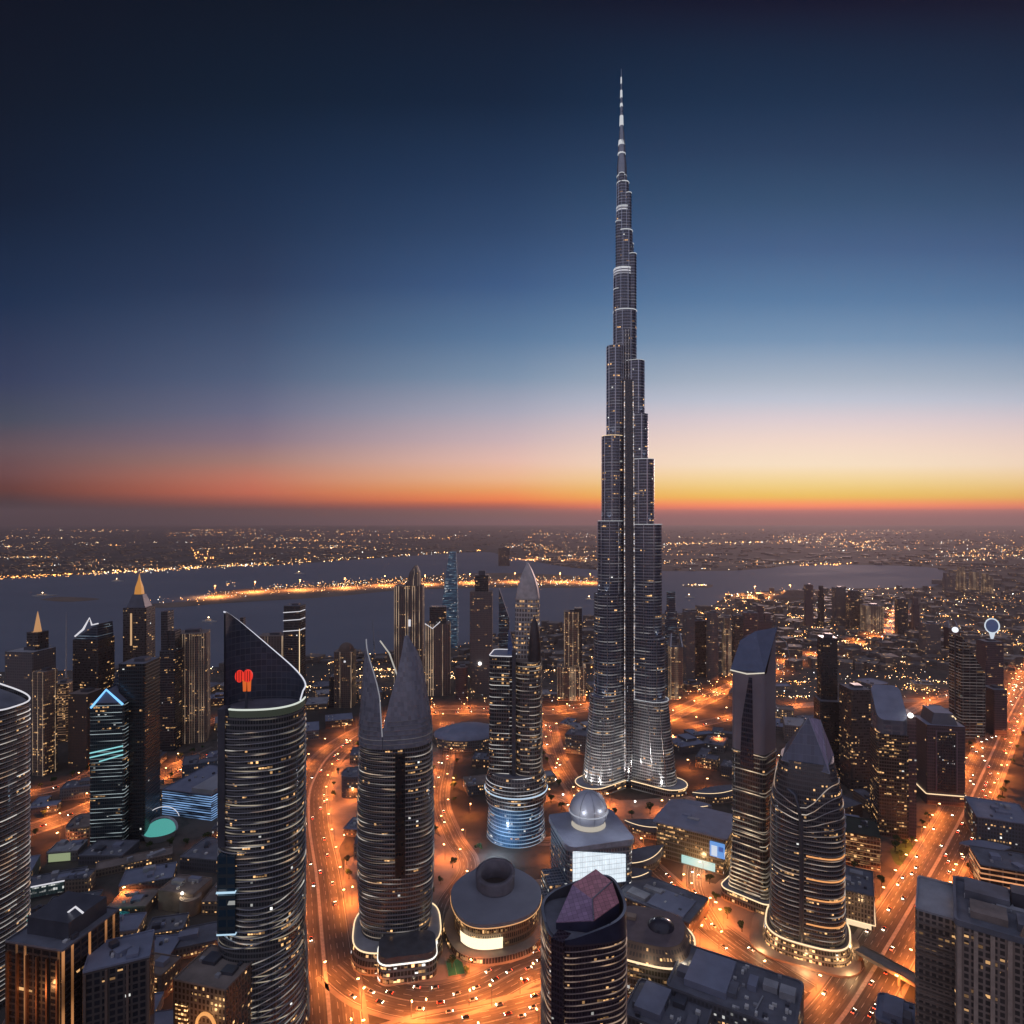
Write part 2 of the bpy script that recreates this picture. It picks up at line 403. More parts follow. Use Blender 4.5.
# ================================================================== THE SETTING
# ground
def mat_ground():
    m, k, p = base_mat("ground_soil")
    pos = k.node('ShaderNodeNewGeometry').outputs['Position']
    a = k.noise(pos, 0.004, 6.0, 0.62); b = k.noise(pos, 0.06, 4.0, 0.6)
    c = k.mix(k.smooth(a, 0.35, 0.65), (0.045, 0.040, 0.036, 1), (0.12, 0.10, 0.085, 1))
    c = k.mix(k.smooth(b, 0.45, 0.75), c, (0.03, 0.035, 0.03, 1))
    k.put(p.inputs['Base Color'], c); p.inputs['Roughness'].default_value = 0.9
    return m
GX = 38000.0
g = Geo(); g.face([(-GX, -2000, 0), (GX, -2000, 0), (GX, GX, 0), (-GX, GX, 0)])
tag(g.build("ground", mat_ground()), kind="structure")

def flat_poly(name, pix, mat, z, smooth=True):
    pts = [G(px, py) for px, py in pix]
    if smooth:
        ring = pts + [pts[0], pts[1]]
        pts = [tuple(p) for p in catmull(pts + [pts[0]], 0.25)][:-1]
    g = Geo(); g.face([(x, y, z) for x, y in pts])
    o = g.build(name, mat); o["kind"] = "structure"
    bm_tri(o)
    return pts
def bm_tri(o):
    import bmesh
    b = bmesh.new(); b.from_mesh(o.data); bmesh.ops.triangulate(b, faces=b.faces[:], ngon_method='EAR_CLIP')
    for f in b.faces:
        if f.normal.z < 0: f.normal_flip()
    b.to_mesh(o.data); b.free()
def mat_water():
    m, k, p = base_mat("water")
    pos = k.node('ShaderNodeNewGeometry').outputs['Position']
    s3 = k.node('ShaderNodeVectorMath', operation='MULTIPLY'); k.put(s3.inputs[0], pos); s3.inputs[1].default_value = (1.0, 2.2, 1.0)
    wv = k.noise(s3.outputs[0], 0.03, 6.0, 0.6); bg_ = k.noise(s3.outputs[0], 0.0016, 3.0, 0.55)
    k.put(p.inputs['Base Color'], k.mix(bg_, (0.13, 0.155, 0.20, 1), (0.20, 0.225, 0.27, 1)))
    k.put(p.inputs['Roughness'], k.smooth(bg_, 0.3, 0.7, 0.7, 0.85, 'LINEAR'))
    p.inputs['IOR'].default_value = 1.33
    p.inputs['Specular IOR Level'].default_value = 0.12
    bp = k.node('ShaderNodeBump'); bp.inputs['Strength'].default_value = 0.6; bp.inputs['Distance'].default_value = 3.0
    k.put(bp.inputs['Height'], wv); k.put(p.inputs['Normal'], bp.outputs[0])
    return m
WATER = flat_poly("water", [(-160, 585), (0, 579), (90, 574), (200, 568), (300, 563.5), (380, 558), (480, 552), (505, 556), (560, 566), (600, 570), (640, 571), (720, 571), (760, 569), (800, 565), (870, 565), (935, 568),
                            (946, 578), (930, 587), (880, 588), (790, 590), (735, 594), (722, 600), (700, 611), (660, 614), (600, 620), (540, 626), (450, 648), (360, 655), (300, 662), (200, 668), (0, 672), (-160, 676)], mat_water(), 0.3)
island_m = plain("island_sand", (0.16, 0.12, 0.09), 0.9, var=0.4, scale=0.01)
ISL = [flat_poly("island_land", q, island_m, 0.8) for q in (
    [(134, 605), (200, 600), (222, 591), (300, 586), (400, 577.5), (500, 573), (600, 578), (598, 587), (480, 588), (400, 590.5), (330, 597), (230, 603), (165, 608)],
    [(682, 587), (695, 584), (712, 585), (708, 588)],
    [(660, 566), (700, 563), (760, 562), (740, 565), (700, 567)],
    [(40, 600), (60, 597), (100, 599), (70, 602)])]

# roads -------------------------------------------------------------
def mat_road():
    m, k, p = base_mat("road_asphalt")
    pos = k.node('ShaderNodeNewGeometry').outputs['Position']
    u, v, _ = k.sep(k.node('ShaderNodeUVMap').outputs[0])
    a = k.noise(pos, 0.05, 5.0, 0.65); b = k.noise(pos, 1.1, 3.0, 0.6)
    st = k.noise(k.xyz(k.m('MULTIPLY', u, 0.9), k.m('MULTIPLY', v, 0.012), 0.0), 1.0, 3.0)
    c = k.mix(k.smooth(a, 0.3, 0.7), (0.09, 0.078, 0.066, 1), (0.15, 0.125, 0.105, 1))
    c = k.mix(k.smooth(st, 0.35, 0.7, 0.0, 0.75), c, (0.05, 0.048, 0.046, 1))
    c = k.mix(k.smooth(b, 0.55, 0.8, 0.0, 0.5), c, (0.04, 0.04, 0.04, 1))
    k.put(p.inputs['Base Color'], c); p.inputs['Roughness'].default_value = 0.6
    p.inputs['Specular IOR Level'].default_value = 0.3
    return m
road_m = mat_road()
paint_m = plain("road_paint", (0.34, 0.33, 0.30), 0.6, var=0.3, scale=0.3)
kerb_m = plain("kerb_stone", (0.32, 0.29, 0.26), 0.8, scale=0.4)
pave_m = plain("paving", (0.22, 0.185, 0.155), 0.8, var=0.35, scale=0.05)
ROADS = []
def ribbon(g, pts, a, b, z, vlen=None):
    """strip between the sideways offsets a and b (metres, + is to the right of travel)"""
    L = 0.0; prev = None; s = []
    for i, p in enumerate(pts):
        q0, q1 = pts[max(i - 1, 0)], pts[min(i + 1, len(pts) - 1)]
        t = (q1 - q0).normalized(); nrm = Vector((t.y, -t.x))
        if prev is not None: L += (p - prev).length
        prev = p
        s.append((p + nrm * a, p + nrm * b, L))
    for (a0, b0, l0), (a1, b1, l1) in zip(s, s[1:]):
        g.face([(a0.x, a0.y, z), (b0.x, b0.y, z), (b1.x, b1.y, z), (a1.x, a1.y, z)][::-1], [(a, l0), (b, l0), (b, l1), (a, l1)][::-1])
def resample(pts, step):
    out, acc = [pts[0]], 0.0
    for p, q in zip(pts, pts[1:]):
        l = (q - p).length
        while acc + l >= step:
            t = (step - acc) / l; p = p + (q - p) * t; out.append(p.copy()); l = (q - p).length; acc = 0.0
        acc += l
    return out
def road(pix, width, lanes=3, median=0.0, step=36.0, power=1.0, lamp_from=0, cars=0, kerb=True, what=""):
    idx = len(ROADS)
    pts = resample(catmull([G(*q) for q in pix], 0.05), 6.0)
    z = 0.06 + 0.02 * idx
    g = Geo(); ribbon(g, pts, -width / 2, width / 2, z)
    tag(g.build("road", road_m), kind="structure")
    g = Geo()
    def dashes(off, w_, every):
        for i in range(0, len(pts) - 1, every): ribbon(g, pts[i:i + 2], off - w_ / 2, off + w_ / 2, z + 0.008)
    half = width / 2 - 1.2
    lw = (half - median / 2) / lanes
    for s_ in (-1, 1):
        for k_ in range(1, lanes): dashes(s_ * (median / 2 + lw * k_), 0.35, 2)
        ribbon(g, pts, s_ * half - 0.2, s_ * half + 0.2, z + 0.008)
        if not median: ribbon(g, pts, s_ * 0.3 - 0.14, s_ * 0.3 + 0.14, z + 0.008)
    tag(g.build("road_marking", paint_m), kind="structure")
    if kerb:
        g = Geo()
        for s_ in (-1, 1):
            a, b = sorted((s_ * width / 2, s_ * (width / 2 + 3.2)))
            ribbon(g, pts, a, b, z + 0.13)
            e_ = s_ * width / 2
            for p_, q_ in zip(pts, pts[1:]):
                t = (q_ - p_).normalized(); nr = Vector((t.y, -t.x)); a_, b_ = p_ + nr * e_, q_ + nr * e_
                f_ = [(a_.x, a_.y, z - 0.02), (b_.x, b_.y, z - 0.02), (b_.x, b_.y, z + 0.13), (a_.x, a_.y, z + 0.13)]
                g.face(f_ if s_ < 0 else f_[::-1])
        tag(g.build("pavement", pave_m), kind="structure")
    if median:
        g = Geo(); ribbon(g, pts, -median / 2, median / 2, z + 0.15)
        for s_ in (-1, 1):
            for p_, q_ in zip(pts, pts[1:]):
                t = (q_ - p_).normalized(); nr = Vector((t.y, -t.x)); a_, b_ = p_ + nr * s_ * median / 2, q_ + nr * s_ * median / 2
                g.face([(a_.x, a_.y, z - 0.02), (b_.x, b_.y, z - 0.02), (b_.x, b_.y, z + 0.15), (a_.x, a_.y, z + 0.15)])
        tag(g.build("road_median", kerb_m), kind="structure")
    ROADS.append(dict(pts=pts, w=width, z=z, lanes=lanes, median=median, step=step, power=power, cars=cars, lw=lw, what=what))
road([(752, 1110), (810, 1052), (844, 1015), (878, 962), (912, 905), (944, 850), (970, 800), (991, 755), (1010, 715), (1038, 662)], 38, 4, 2.5, 34, 1.45, cars=95, what="wide highway past the residential block")
road([(628, 850), (672, 890), (715, 930), (765, 966), (815, 998)], 24, 3, 0, 30, 1.1, cars=10, what="diagonal street beside the wave-topped tower")
road([(332, 1110), (330, 1024), (323, 950), (317, 880), (309, 820), (313, 782), (338, 748), (390, 720), (440, 710), (545, 711), (610, 704)], 40, 4, 2.5, 34, 1.15, cars=60, what="boulevard between the crescent tower and the twin-peaked tower")
road([(338, 965), (372, 990), (425, 1002), (480, 990), (530, 966), (600, 950)], 30, 3, 0, 30, 1.2, cars=22, what="curved road in front of the ring-roofed hall")
road([(345, 1060), (420, 1036), (490, 1022), (560, 1004), (640, 985)], 30, 3, 0, 34, 1.2, cars=16, what="lower road in front of the banded pink-roofed tower")
road([(447, 722), (446, 760), (440, 800), (452, 836), (468, 866), (446, 905), (440, 945)], 16, 2, 0, 32, 0.9, cars=10, what="winding street beside the twin-peaked tower")
road([(548, 722), (556, 755), (578, 792), (612, 828), (650, 866)], 22, 3, 0, 30, 1.0, cars=10, what="avenue that runs to the foot of the tallest tower")
road([(612, 742), (670, 716), (722, 692), (782, 664), (840, 648), (884, 634), (896, 616), (899, 600)], 30, 3, 2.0, 46, 2.4, cars=26, what="highway beyond the tallest tower")
road([(-60, 858), (30, 830), (90, 808), (150, 780), (222, 748)], 28, 3, 0, 40, 1.1, cars=16, what="road behind the banded curved tower")
road([(-30, 800), (50, 790), (100, 770), (160, 738), (232, 716)], 16, 2, 0, 46, 1.0, cars=6, what="narrow road by the brown slab tower")
road([(772, 764), (850, 742), (930, 702), (972, 690)], 14, 2, 0, 46, 1.0, cars=5, what="side street behind the dark stepped tower")
road([(690, 726), (800, 706), (900, 701), (975, 700)], 18, 2, 0, 50, 1.6, cars=8, what="cross road among the low halls")
road([(850, 893), (840, 872), (824, 856), (806, 850)], 13, 2, 0, 36, 0.9, cars=5, what="street between the wave-topped tower and the brown office block")
road([(716, 930), (694, 884), (704, 846), (740, 832)], 13, 2, 0, 34, 0.9, cars=4, what="street round the glass-fronted box")
road([(520, 826), (528, 806), (556, 798), (574, 812), (566, 834), (540, 842), (520, 826)], 10, 1, 0, 34, 0.8, cars=5, what="ring road behind the ring-roofed hall")
plaza_m = plain("plaza_paving", (0.26, 0.21, 0.17), 0.8, var=0.4, scale=0.03)
for z_, q in ((0.02, [(560, 800), (575, 786), (620, 800), (690, 796), (712, 812), (660, 838), (600, 830)]),
              (0.025, [(640, 900), (690, 880), (738, 895), (752, 935), (705, 962), (655, 940)]),
              (0.030, [(345, 860), (430, 830), (470, 900), (455, 1000), (370, 1010), (340, 930)]),
              (0.035, [(450, 900), (560, 880), (575, 960), (470, 985)]),
              (0.040, [(700, 915), (720, 880), (770, 880), (860, 940), (850, 985), (790, 985)]),
              (0.045, [(312, 830), (345, 760), (430, 740), (436, 800), (350, 830), (330, 900)])):
    flat_poly("pavement", q, plaza_m, z_)
def road_gap(x, y):
    best = 1e9
    p = Vector((x, y))
    for r in ROADS:
        for q in r['pts'][::2]:
            dd = (q - p).length - r['w'] / 2
            if dd < best: best = dd
    return best
def inside(poly, x, y):
    c = False; j = len(poly) - 1
    for i in range(len(poly)):
        xi, yi = poly[i][0], poly[i][1]; xj, yj = poly[j][0], poly[j][1]
        if (yi > y) != (yj > y) and x < (xj - xi) * (y - yi) / (yj - yi) + xi: c = not c
        j = i
    return c
def on_water(x, y): return inside(WATER, x, y) and not any(inside(q, x, y) for q in ISL)

# evening haze ---------------------------------------------------------
HAZE = True
if HAZE:
    g = Geo(); L_ = GX + 1500
    g.box(0, GX / 2 - 1000, -1.0, 2 * L_, GX + 6000, 901.0)
    g.face([(-L_, GX / 2 - 1000 - (GX + 6000) / 2, -1), (-L_, GX / 2 - 1000 + (GX + 6000) / 2, -1), (L_, GX / 2 - 1000 + (GX + 6000) / 2, -1), (L_, GX / 2 - 1000 - (GX + 6000) / 2, -1)])
    m = bpy.data.materials.new("haze"); m.use_nodes = True; m.node_tree.nodes.clear()
    k = N(m.node_tree)
    pv = k.node('ShaderNodeVolumePrincipled')
    pv.inputs['Color'].default_value = (0.82, 0.66, 0.65, 1)
    pv.inputs['Density'].default_value = HAZE_DENSITY
    pv.inputs['Anisotropy'].default_value = 0.5
    k.put(k.node('ShaderNodeOutputMaterial').inputs[1], pv.outputs[0])
    m.cycles.homogeneous_volume = True
    m.cycles.volume_sampling = 'DISTANCE'
    hz = g.build("haze", m); hz["kind"] = "stuff"

# the far plain: low houses and lamps nobody could count ----------------------
def scatter_lights(name, spots, mats):
    g = Geo()
    for x, y, z, r, mi in spots:
        t, b_ = (x, y, z + r), (x, y, z - r); q = [(x + r, y, z), (x, y + r, z), (x - r, y, z), (x, y - r, z)]
        i0 = len(g.v); g.v += [t, b_] + q
        for i in range(4):
            g.f.append((i0, i0 + 2 + i, i0 + 2 + (i + 1) % 4)); g.f.append((i0 + 1, i0 + 2 + (i + 1) % 4, i0 + 2 + i))
            g.u += [[(0, 0)] * 3] * 2; g.mi += [mi, mi]
    return tag(g.build(name, mats), kind="stuff")
L_AMB = glow_mat("lamp_amber", (1.0, 0.42, 0.11), 15.0)
L_WARM = glow_mat("lamp_warm", (1.0, 0.66, 0.34), 13.0)
L_WHITE = glow_mat("lamp_white", (0.95, 0.95, 0.90), 11.0)
L_RED = glow_mat("lamp_red", (1.0, 0.12, 0.05), 6.0)
spots = []
def put_light(px, py, k=1.0, mi=None):
    if py < 527: return
    x, y = G(px, py)
    if mi is None: mi = R.choices((0, 1, 2), (5, 3, 1))[0]
    r = y * 0.00040 * k * (0.5 + 1.0 * R.random() ** 2)
    spots.append((x, y, 2.0 + r + 4 * R.random(), r, mi))
def streak(x0, y0, x1, y1, nn, k=1.0, jit=0.5, mi=None):
    for i in range(nn):
        t = R.random(); put_light(x0 + (x1 - x0) * t + R.gauss(0, 1), y0 + (y1 - y0) * t + R.gauss(0, jit), k, mi)
for i in range(460):                      # streets of the far plain
    py = 530 + 42 * R.random() ** 1.3; px = R.uniform(-30, 1054)
    x, y = G(px, py)
    if on_water(x, y) or math.sin(px * .021 + 1.3) + math.sin(px * .047 + py * .35) < R.uniform(-1.4, 0.9): continue
    ln = R.uniform(10, 90)
    for j in range(int(ln / 4)):
        qx, qy = px + R.uniform(-ln, ln) / 2, py + R.gauss(0, 0.35)
        x, y = G(qx, qy)
        if not on_water(x, y): put_light(qx, qy, R.uniform(0.4, 0.95))
streak(-20, 579.5, 90, 574, 150, 1.0, 0.9, 0); streak(90, 574, 200, 568, 220, 1.1, 1.2); streak(200, 568, 300, 563, 150, 1.0, 0.9); streak(300, 563, 480, 551, 70, 1.0, 0.5)
streak(190, 553, 215, 562, 40, 1.2, 2.5, 0)
for a in ((140, 603, 205, 599, 30), (250, 589, 590, 583, 200), (270, 589, 400, 581, 130), (330, 586, 470, 578, 150), (395, 583, 600, 580, 150), (205, 597, 250, 594, 50), (250, 593, 330, 590, 40), (520, 585, 598, 583, 80), (225, 585, 238, 583, 14)):
    streak(*a[:4], int(a[4] * 1.0), 0.75, 1.9)
streak(505, 560, 600, 560, 80, 1.2, 1.0); streak(655, 545, 820, 541, 120, 1.0, 1.0); streak(780, 538, 880, 545, 100, 1.0, 2.0)
streak(722, 598, 812, 597, 120, 1.2, 2.6); streak(800, 566, 850, 565, 25, 1.3, 0.6, 0); streak(684, 586.5, 708, 586, 24, 1.2, 0.5); streak(760, 592, 940, 589, 60, 1.0, 0.8)
streak(940, 555, 1024, 552, 120, 1.1, 5.0); streak(930, 600, 1024, 596, 60, 0.9, 8.0)
for i in range(1500):                      # around the bay: lights between the nearer blocks
    px, py = R.uniform(640, 1040), R.uniform(592, 700)
    x, y = G(px, py)
    if not on_water(x, y): put_light(px, py, R.uniform(0.55, 1.3))
for i in range(900):
    px, py = R.uniform(-20, 600), R.uniform(640, 705)
    x, y = G(px, py)
    if not on_water(x, y): put_light(px, py, R.uniform(0.5, 1.1))
for i in range(46):                       # lit streets among the nearer far blocks
    px, py = R.uniform(620, 1030), R.uniform(600, 700); sl_ = R.uniform(-.12, .12); ln = R.uniform(15, 60)
    for j in range(int(ln * .8)):
        t = R.uniform(-.5, .5); x, y = G(px + ln * t, py + ln * t * sl_)
        if not on_water(x, y): put_light(px + ln * t, py + ln * t * sl_ + R.gauss(0, .3), R.uniform(.7, 1.2), R.choice((0, 0, 1)))
for i in range(26):
    px, py = R.uniform(320, 600), R.uniform(655, 700); ln = R.uniform(15, 50)
    for j in range(int(ln * .8)):
        t = R.uniform(-.5, .5); x, y = G(px + ln * t, py)
        if not on_water(x, y): put_light(px + ln * t, py + R.gauss(0, .3), R.uniform(.7, 1.2), R.choice((0, 1, 1)))
scatter_lights("distant_city_lights", spots, [L_AMB, L_WARM, L_WHITE, L_RED])
far_m = facade("far_house_wall", (0.05, 0.045, 0.045), (0.16, 0.14, 0.13), fh=3.5, ww=4, lit=0.07, ls=2.2, rough=0.5, warm=0.85)
g = Geo(); cnt = 0
while cnt < 2600:
    py = 531 + 140 * R.random() ** 1.5; px = R.uniform(-40, 1064)
    x, y = G(px, py)
    if y < 1250 or on_water(x, y) or inside(WATER, x, y) or road_gap(x, y) < 14: continue
    s_ = R.uniform(14, 40) if y < 3000 else R.uniform(25, 80)
    g.box(x, y, 0, s_, s_ * R.uniform(0.5, 1.2), R.choice((6, 8, 10, 14, 20)) if y < 4000 else R.uniform(6, 16), R.uniform(0, 1.5)); cnt += 1
tag(g.build("distant_low_houses", far_m), kind="stuff")
# ================================================================== LANDMARK TOWERS
roof_dark = plain("roof_felt_dark", (0.15, 0.155, 0.185), 0.85, var=0.3, scale=0.08)
roof_blue = plain("roof_sheet_bluish", (0.22, 0.24, 0.32), 0.7, var=0.2, scale=0.06)
roof_brown = plain("roof_gravel_brown", (0.24, 0.19, 0.165), 0.9, var=0.3, scale=0.1)
roof_grey = plain("roof_concrete_grey", (0.34, 0.34, 0.36), 0.85, var=0.25, scale=0.07)
steel = plain("brushed_steel", (0.36, 0.38, 0.42), 0.32, 0.75, var=0.12, scale=0.2)
pale_metal = plain("pale_cladding", (0.42, 0.43, 0.46), 0.45, 0.2, var=0.12, scale=0.1)
dark_metal = plain("dark_cladding", (0.11, 0.115, 0.14), 0.4, 0.5, var=0.2, scale=0.1)
air_white = plain("air_unit_white", (0.62, 0.61, 0.58), 0.5, var=0.3)
stone_tan = plain("tan_stone", (0.30, 0.225, 0.17), 0.8, var=0.2, scale=0.1)
stone_brown = plain("brown_stone", (0.17, 0.12, 0.095), 0.8, var=0.2, scale=0.1)
plum = plain("plum_cladding", (0.24, 0.17, 0.20), 0.4, 0.2, var=0.15, scale=0.05)
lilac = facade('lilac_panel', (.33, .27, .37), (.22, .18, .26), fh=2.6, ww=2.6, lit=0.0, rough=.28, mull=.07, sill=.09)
trim_white = glow_mat("trim_light_white", (0.95, 0.93, 1.0), 0.75)
trim_warm = glow_mat("trim_light_warm", (1.0, 0.72, 0.42), 1.3)
trim_cool = glow_mat("trim_light_cool", (0.55, 0.80, 1.0), 0.9)
lobby_glow = glow_mat("lit_lobby_glass", (1.0, 0.74, 0.45), 1.0)

def roofcap(name, row, mat, parent, drop=0.0):
    g = Geo(); g.cap([(x, y, z - drop) for x, y, z in row])
    return g.build(name, mat, parent)
def rimlight(name, row, mat, parent, r=0.5, closed=True):
    g = Geo(); g.tube(list(row) + ([row[0], row[1]] if closed else []), r, 6)
    return g.build(name, mat, parent)

# ---- the tallest tower: three stepped wings round a core that ends in a spire
MT_D = 776.0; MT_X = X(624, MT_D)
mt = thing("spire_tower", "tallest tower, stepped silver and dark blue glass tiers rising to a needle spire", "skyscraper", (MT_X, MT_D), 0, None, 78)
f_mt = facade("spire_tower_glass", (0.016, 0.024, 0.045), (0.26, 0.28, 0.34), metal=0.7, fh=3.5, ww=2.0, lit=0.05, warm=0.6, ls=1.6, band=0.35, bandc=(0.95, 0.92, 0.90), bandw=0.3, cover=0.34, rough=0.09, mull=0.14, low=330, spec=1.0)
f_mt2 = facade("spire_tower_glass_low", (0.04, 0.045, 0.055), (0.36, 0.37, 0.40), metal=0.6, fh=3.3, ww=2.4, lit=0.06, warm=0.6, ls=1.2, band=0.5, bandc=(0.95, 0.90, 0.84), bandw=0.26, cover=0.5, rough=0.09, mull=0.12, low=150, spec=1.0, seed=4)
mt_crown = facade('tier_crown_glow', (.05, .06, .08), (.5, .52, .56), fh=3.0, ww=1.4, lit=0, band=.5, bandc=(.95, .95, 1), bandw=.55, cover=1.0, mull=.4)
def wing_outline(c, r, ang, k=12):
    ca, sa = math.cos(RAD(ang)), math.sin(RAD(ang)); o = []
    loc = [(-4.0, -r), (c, -r)] + [(c + r * math.cos(RAD(-90 + 180.0 * i / k)), r * math.sin(RAD(-90 + 180.0 * i / k))) for i in range(1, k)] + [(c, r), (-4.0, r)]
    return [(x * ca - y * sa, x * sa + y * ca) for x, y in loc]
mt_trim = glow_mat("tier_light_silver", (0.92, 0.95, 1.0), 0.6)
steel_fin = plain("polished_fin", (0.72, 0.74, 0.80), 0.22, 0.9, var=0.1)
def tier(ang, ext, r, z0, z1, flare=0.0, cs=0.80, light=True, mat=None):
    c = (ext - r) / cs
    g = Geo(); rows = []
    zs = [z0, z1] if not flare else [z0, z0 + 12, z0 + 26, z0 + 45, z0 + 70, z0 + 100, z1]
    for z in zs:
        t = 0 if not flare else max(0.0, 1 - (z - z0) / 100.0) ** 1.15
        rows.append([(x, y, z) for x, y in wing_outline(c + flare * t, r + flare * 0.35 * t, ang)])
    g.loft(rows, vv=zs)
    p = g.build("tier", mat or f_mt, mt, True)
    roofcap("roof", rows[-1], roof_blue, p, 0.6)
    g = Geo(); k_ = len(rows[0])          # steel fins up the rounded nose
    for i in range(1, k_ - 1, 3):
        path = [(r_[i][0] * 1.004, r_[i][1] * 1.004, r_[i][2]) for r_ in rows]
        g.tube(path, 0.6, 4, capped=False)
    g.build("mullion", steel_fin, p)
    if z0 > 90:                       # small uplights standing on the setback below
        for k in (-28, 28):
            a_ = RAD(ang + k); rr_ = r + 2.6
            px_, py_ = c * math.cos(RAD(ang)) + rr_ * math.cos(a_), c * math.sin(RAD(ang)) + rr_ * math.sin(a_)
            g = Geo(); g.tube([(px_, py_, z0 - .4), (px_, py_, z0 + 1.0)], .5, 8); g.build("uplight", mt_trim, p)
            lamp("uplight_beam", p, (px_, py_, z0 + 1.3), 5200, (.90, .94, 1.0), .5, spot=70, aim=(px_ - 1.7 * math.cos(a_), py_ - 1.7 * math.sin(a_), z0 + 24))
    if light and R.random() < 0.55: rimlight("edge_light", rows[-1], mt_trim if R.random() < 0.6 else trim_warm, p, 0.3)
    return p
for ang, steps in ((216, [(0, 108, 43, 17), (107, 227, 37.5, 15.5), (226, 313, 33, 14), (312, 414, 28, 12), (413, 522, 22, 10.5)]),
                   (324, [(0, 104, 48, 17), (103, 176, 44.5, 16), (175, 309, 41, 15), (308, 386, 33, 13), (385, 440, 26.5, 11.5), (439, 504, 23, 11)]),
                   (90, [(0, 140, 46, 17), (139, 260, 40, 15.5), (259, 350, 34, 13), (349, 470, 27, 11.5), (469, 545, 22, 10)])):
    for i, (z0, z1, ext, r) in enumerate(steps):
        tier(ang, ext, r, z0, z1, flare=8.5 if i == 0 else 0, mat=f_mt2 if i == 0 else f_mt)
for z0, z1, r, ox in ((0, 566, 14.3, 1.0), (565, 617, 11.6, -1.2), (616, 663, 9.4, 0.9), (662, 692, 8.2, -1.0), (691, 722, 7.2, -1.4)):
    o = sup(2 * r, 2 * r, 2.4, 30); rows = [lift(o, z0, 1, ox), lift(o, z1, 0.97, ox)]
    p = Geo().loft(rows).build("core_tier", f_mt, mt, True)
    g = Geo()
    for i in range(0, 30, 3): g.tube([(r_[i][0] * 1.01, r_[i][1] * 1.01, r_[i][2]) for r_ in rows], .4, 4, capped=False)
    g.build('mullion', steel_fin, p)
    o_h = (z1 - z0) * (.16 if z0 > 500 else 0)
    if o_h and z0 not in (616, 691):
        g = Geo(); g.loft([lift(o, z1 - o_h, .985, ox), lift(o, z1, .985, ox)]); g.build('crown_band', mt_crown, p, True)
    roofcap("roof", rows[-1], roof_blue, p, 0.4)
    rimlight("edge_light", rows[-1], mt_trim, p, 0.55)
for x_, y_, r_, z0, z1 in ((-7.5, -4, 5.6, 500, 592), (9.0, -5, 5.2, 520, 634), (-6.5, -3.5, 4.2, 610, 674), (4.6, -4, 3.8, 650, 708), (-3.6, -4, 3.2, 690, 732), (7.5, 4, 5, 560, 650)):
    g = Geo(); g.tube([(x_, y_, z0), (x_, y_, z1)], r_, 14); p = g.build("core_shell", f_mt, mt, True)      # slim shells that climb round the core
    rimlight("edge_light", [(x_ + r_ * math.cos(2 * math.pi * i / 14), y_ + r_ * math.sin(2 * math.pi * i / 14), z1) for i in range(14)], mt_trim, p, .4)
g = Geo(); prof = [(721, 6.4), (735, 5.8), (742, 5.9), (756, 4.3), (760, 4.6), (778, 3.3), (790, 2.2), (812, 1.6), (835, 0.9), (861, 0.25)]
g.tube([(-2.4 - 0.9 * (z - 721) / 140, 0, z) for z, r in prof], [r for z, r in prof], 14)
sp = g.build("spire", steel, mt, True)
for z, r, h in ((730, 6.4, 2.0), (757, 4.9, 3.0), (768, 4.2, 6.0), (792, 2.5, 12), (815, 1.8, 4), (826, 1.45, 9), (843, .9, 8)):
    g = Geo(); g.tube([(-2.6 - 0.9 * (z - 721) / 140, 0, z), (-2.6 - 0.9 * (z - 721) / 140, 0, z + h)], [r, r * 0.85], 12); g.build("spire_light", mt_trim, sp)
for a, rr in ((251, 13.2), (262, 14.2), (276, 14.2), (288, 13.2)):
    x, y = rr * math.cos(RAD(a)), rr * math.sin(RAD(a))
    g = Geo(); g.tube([(x + 1, y - 2.6, 30), (x + 1, y - 2.6, 540)], 0.7, 6)
    g.build("corner_fin", band_mat("fin_strip", (0.95, 0.93, 1.0), 0.55, 0.45, 2.0, run=3.0) if a in (262, 276) else steel, mt)
o_ = sup(17, 17, 2.6, 24)                # added bay, near-black so it reads as the dark slot between the front wings
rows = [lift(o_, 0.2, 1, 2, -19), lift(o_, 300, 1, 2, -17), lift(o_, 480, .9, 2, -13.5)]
p = Geo().loft(rows, vv=[0, 300, 480]).build("core_slot_bay", facade("core_slot_glass", (.010, .013, .022), (.04, .045, .06), fh=3.5, ww=3.4, lit=.02, ls=1.2, rough=.08, spec=1.0), mt, True); roofcap("roof", rows[-1], roof_blue, p)
for x_ in (-3.6, 7.6):
    g = Geo(); g.tube([(x_, -26.4, 20), (x_, -24.4, 300), (x_ * .9 + .3, -20.2, 478)], .5, 6); g.build("light_strip", band_mat("bay_strip", (0.95, 0.93, 1.0), 1.5, 0.75, 2.0, run=2.0), p)
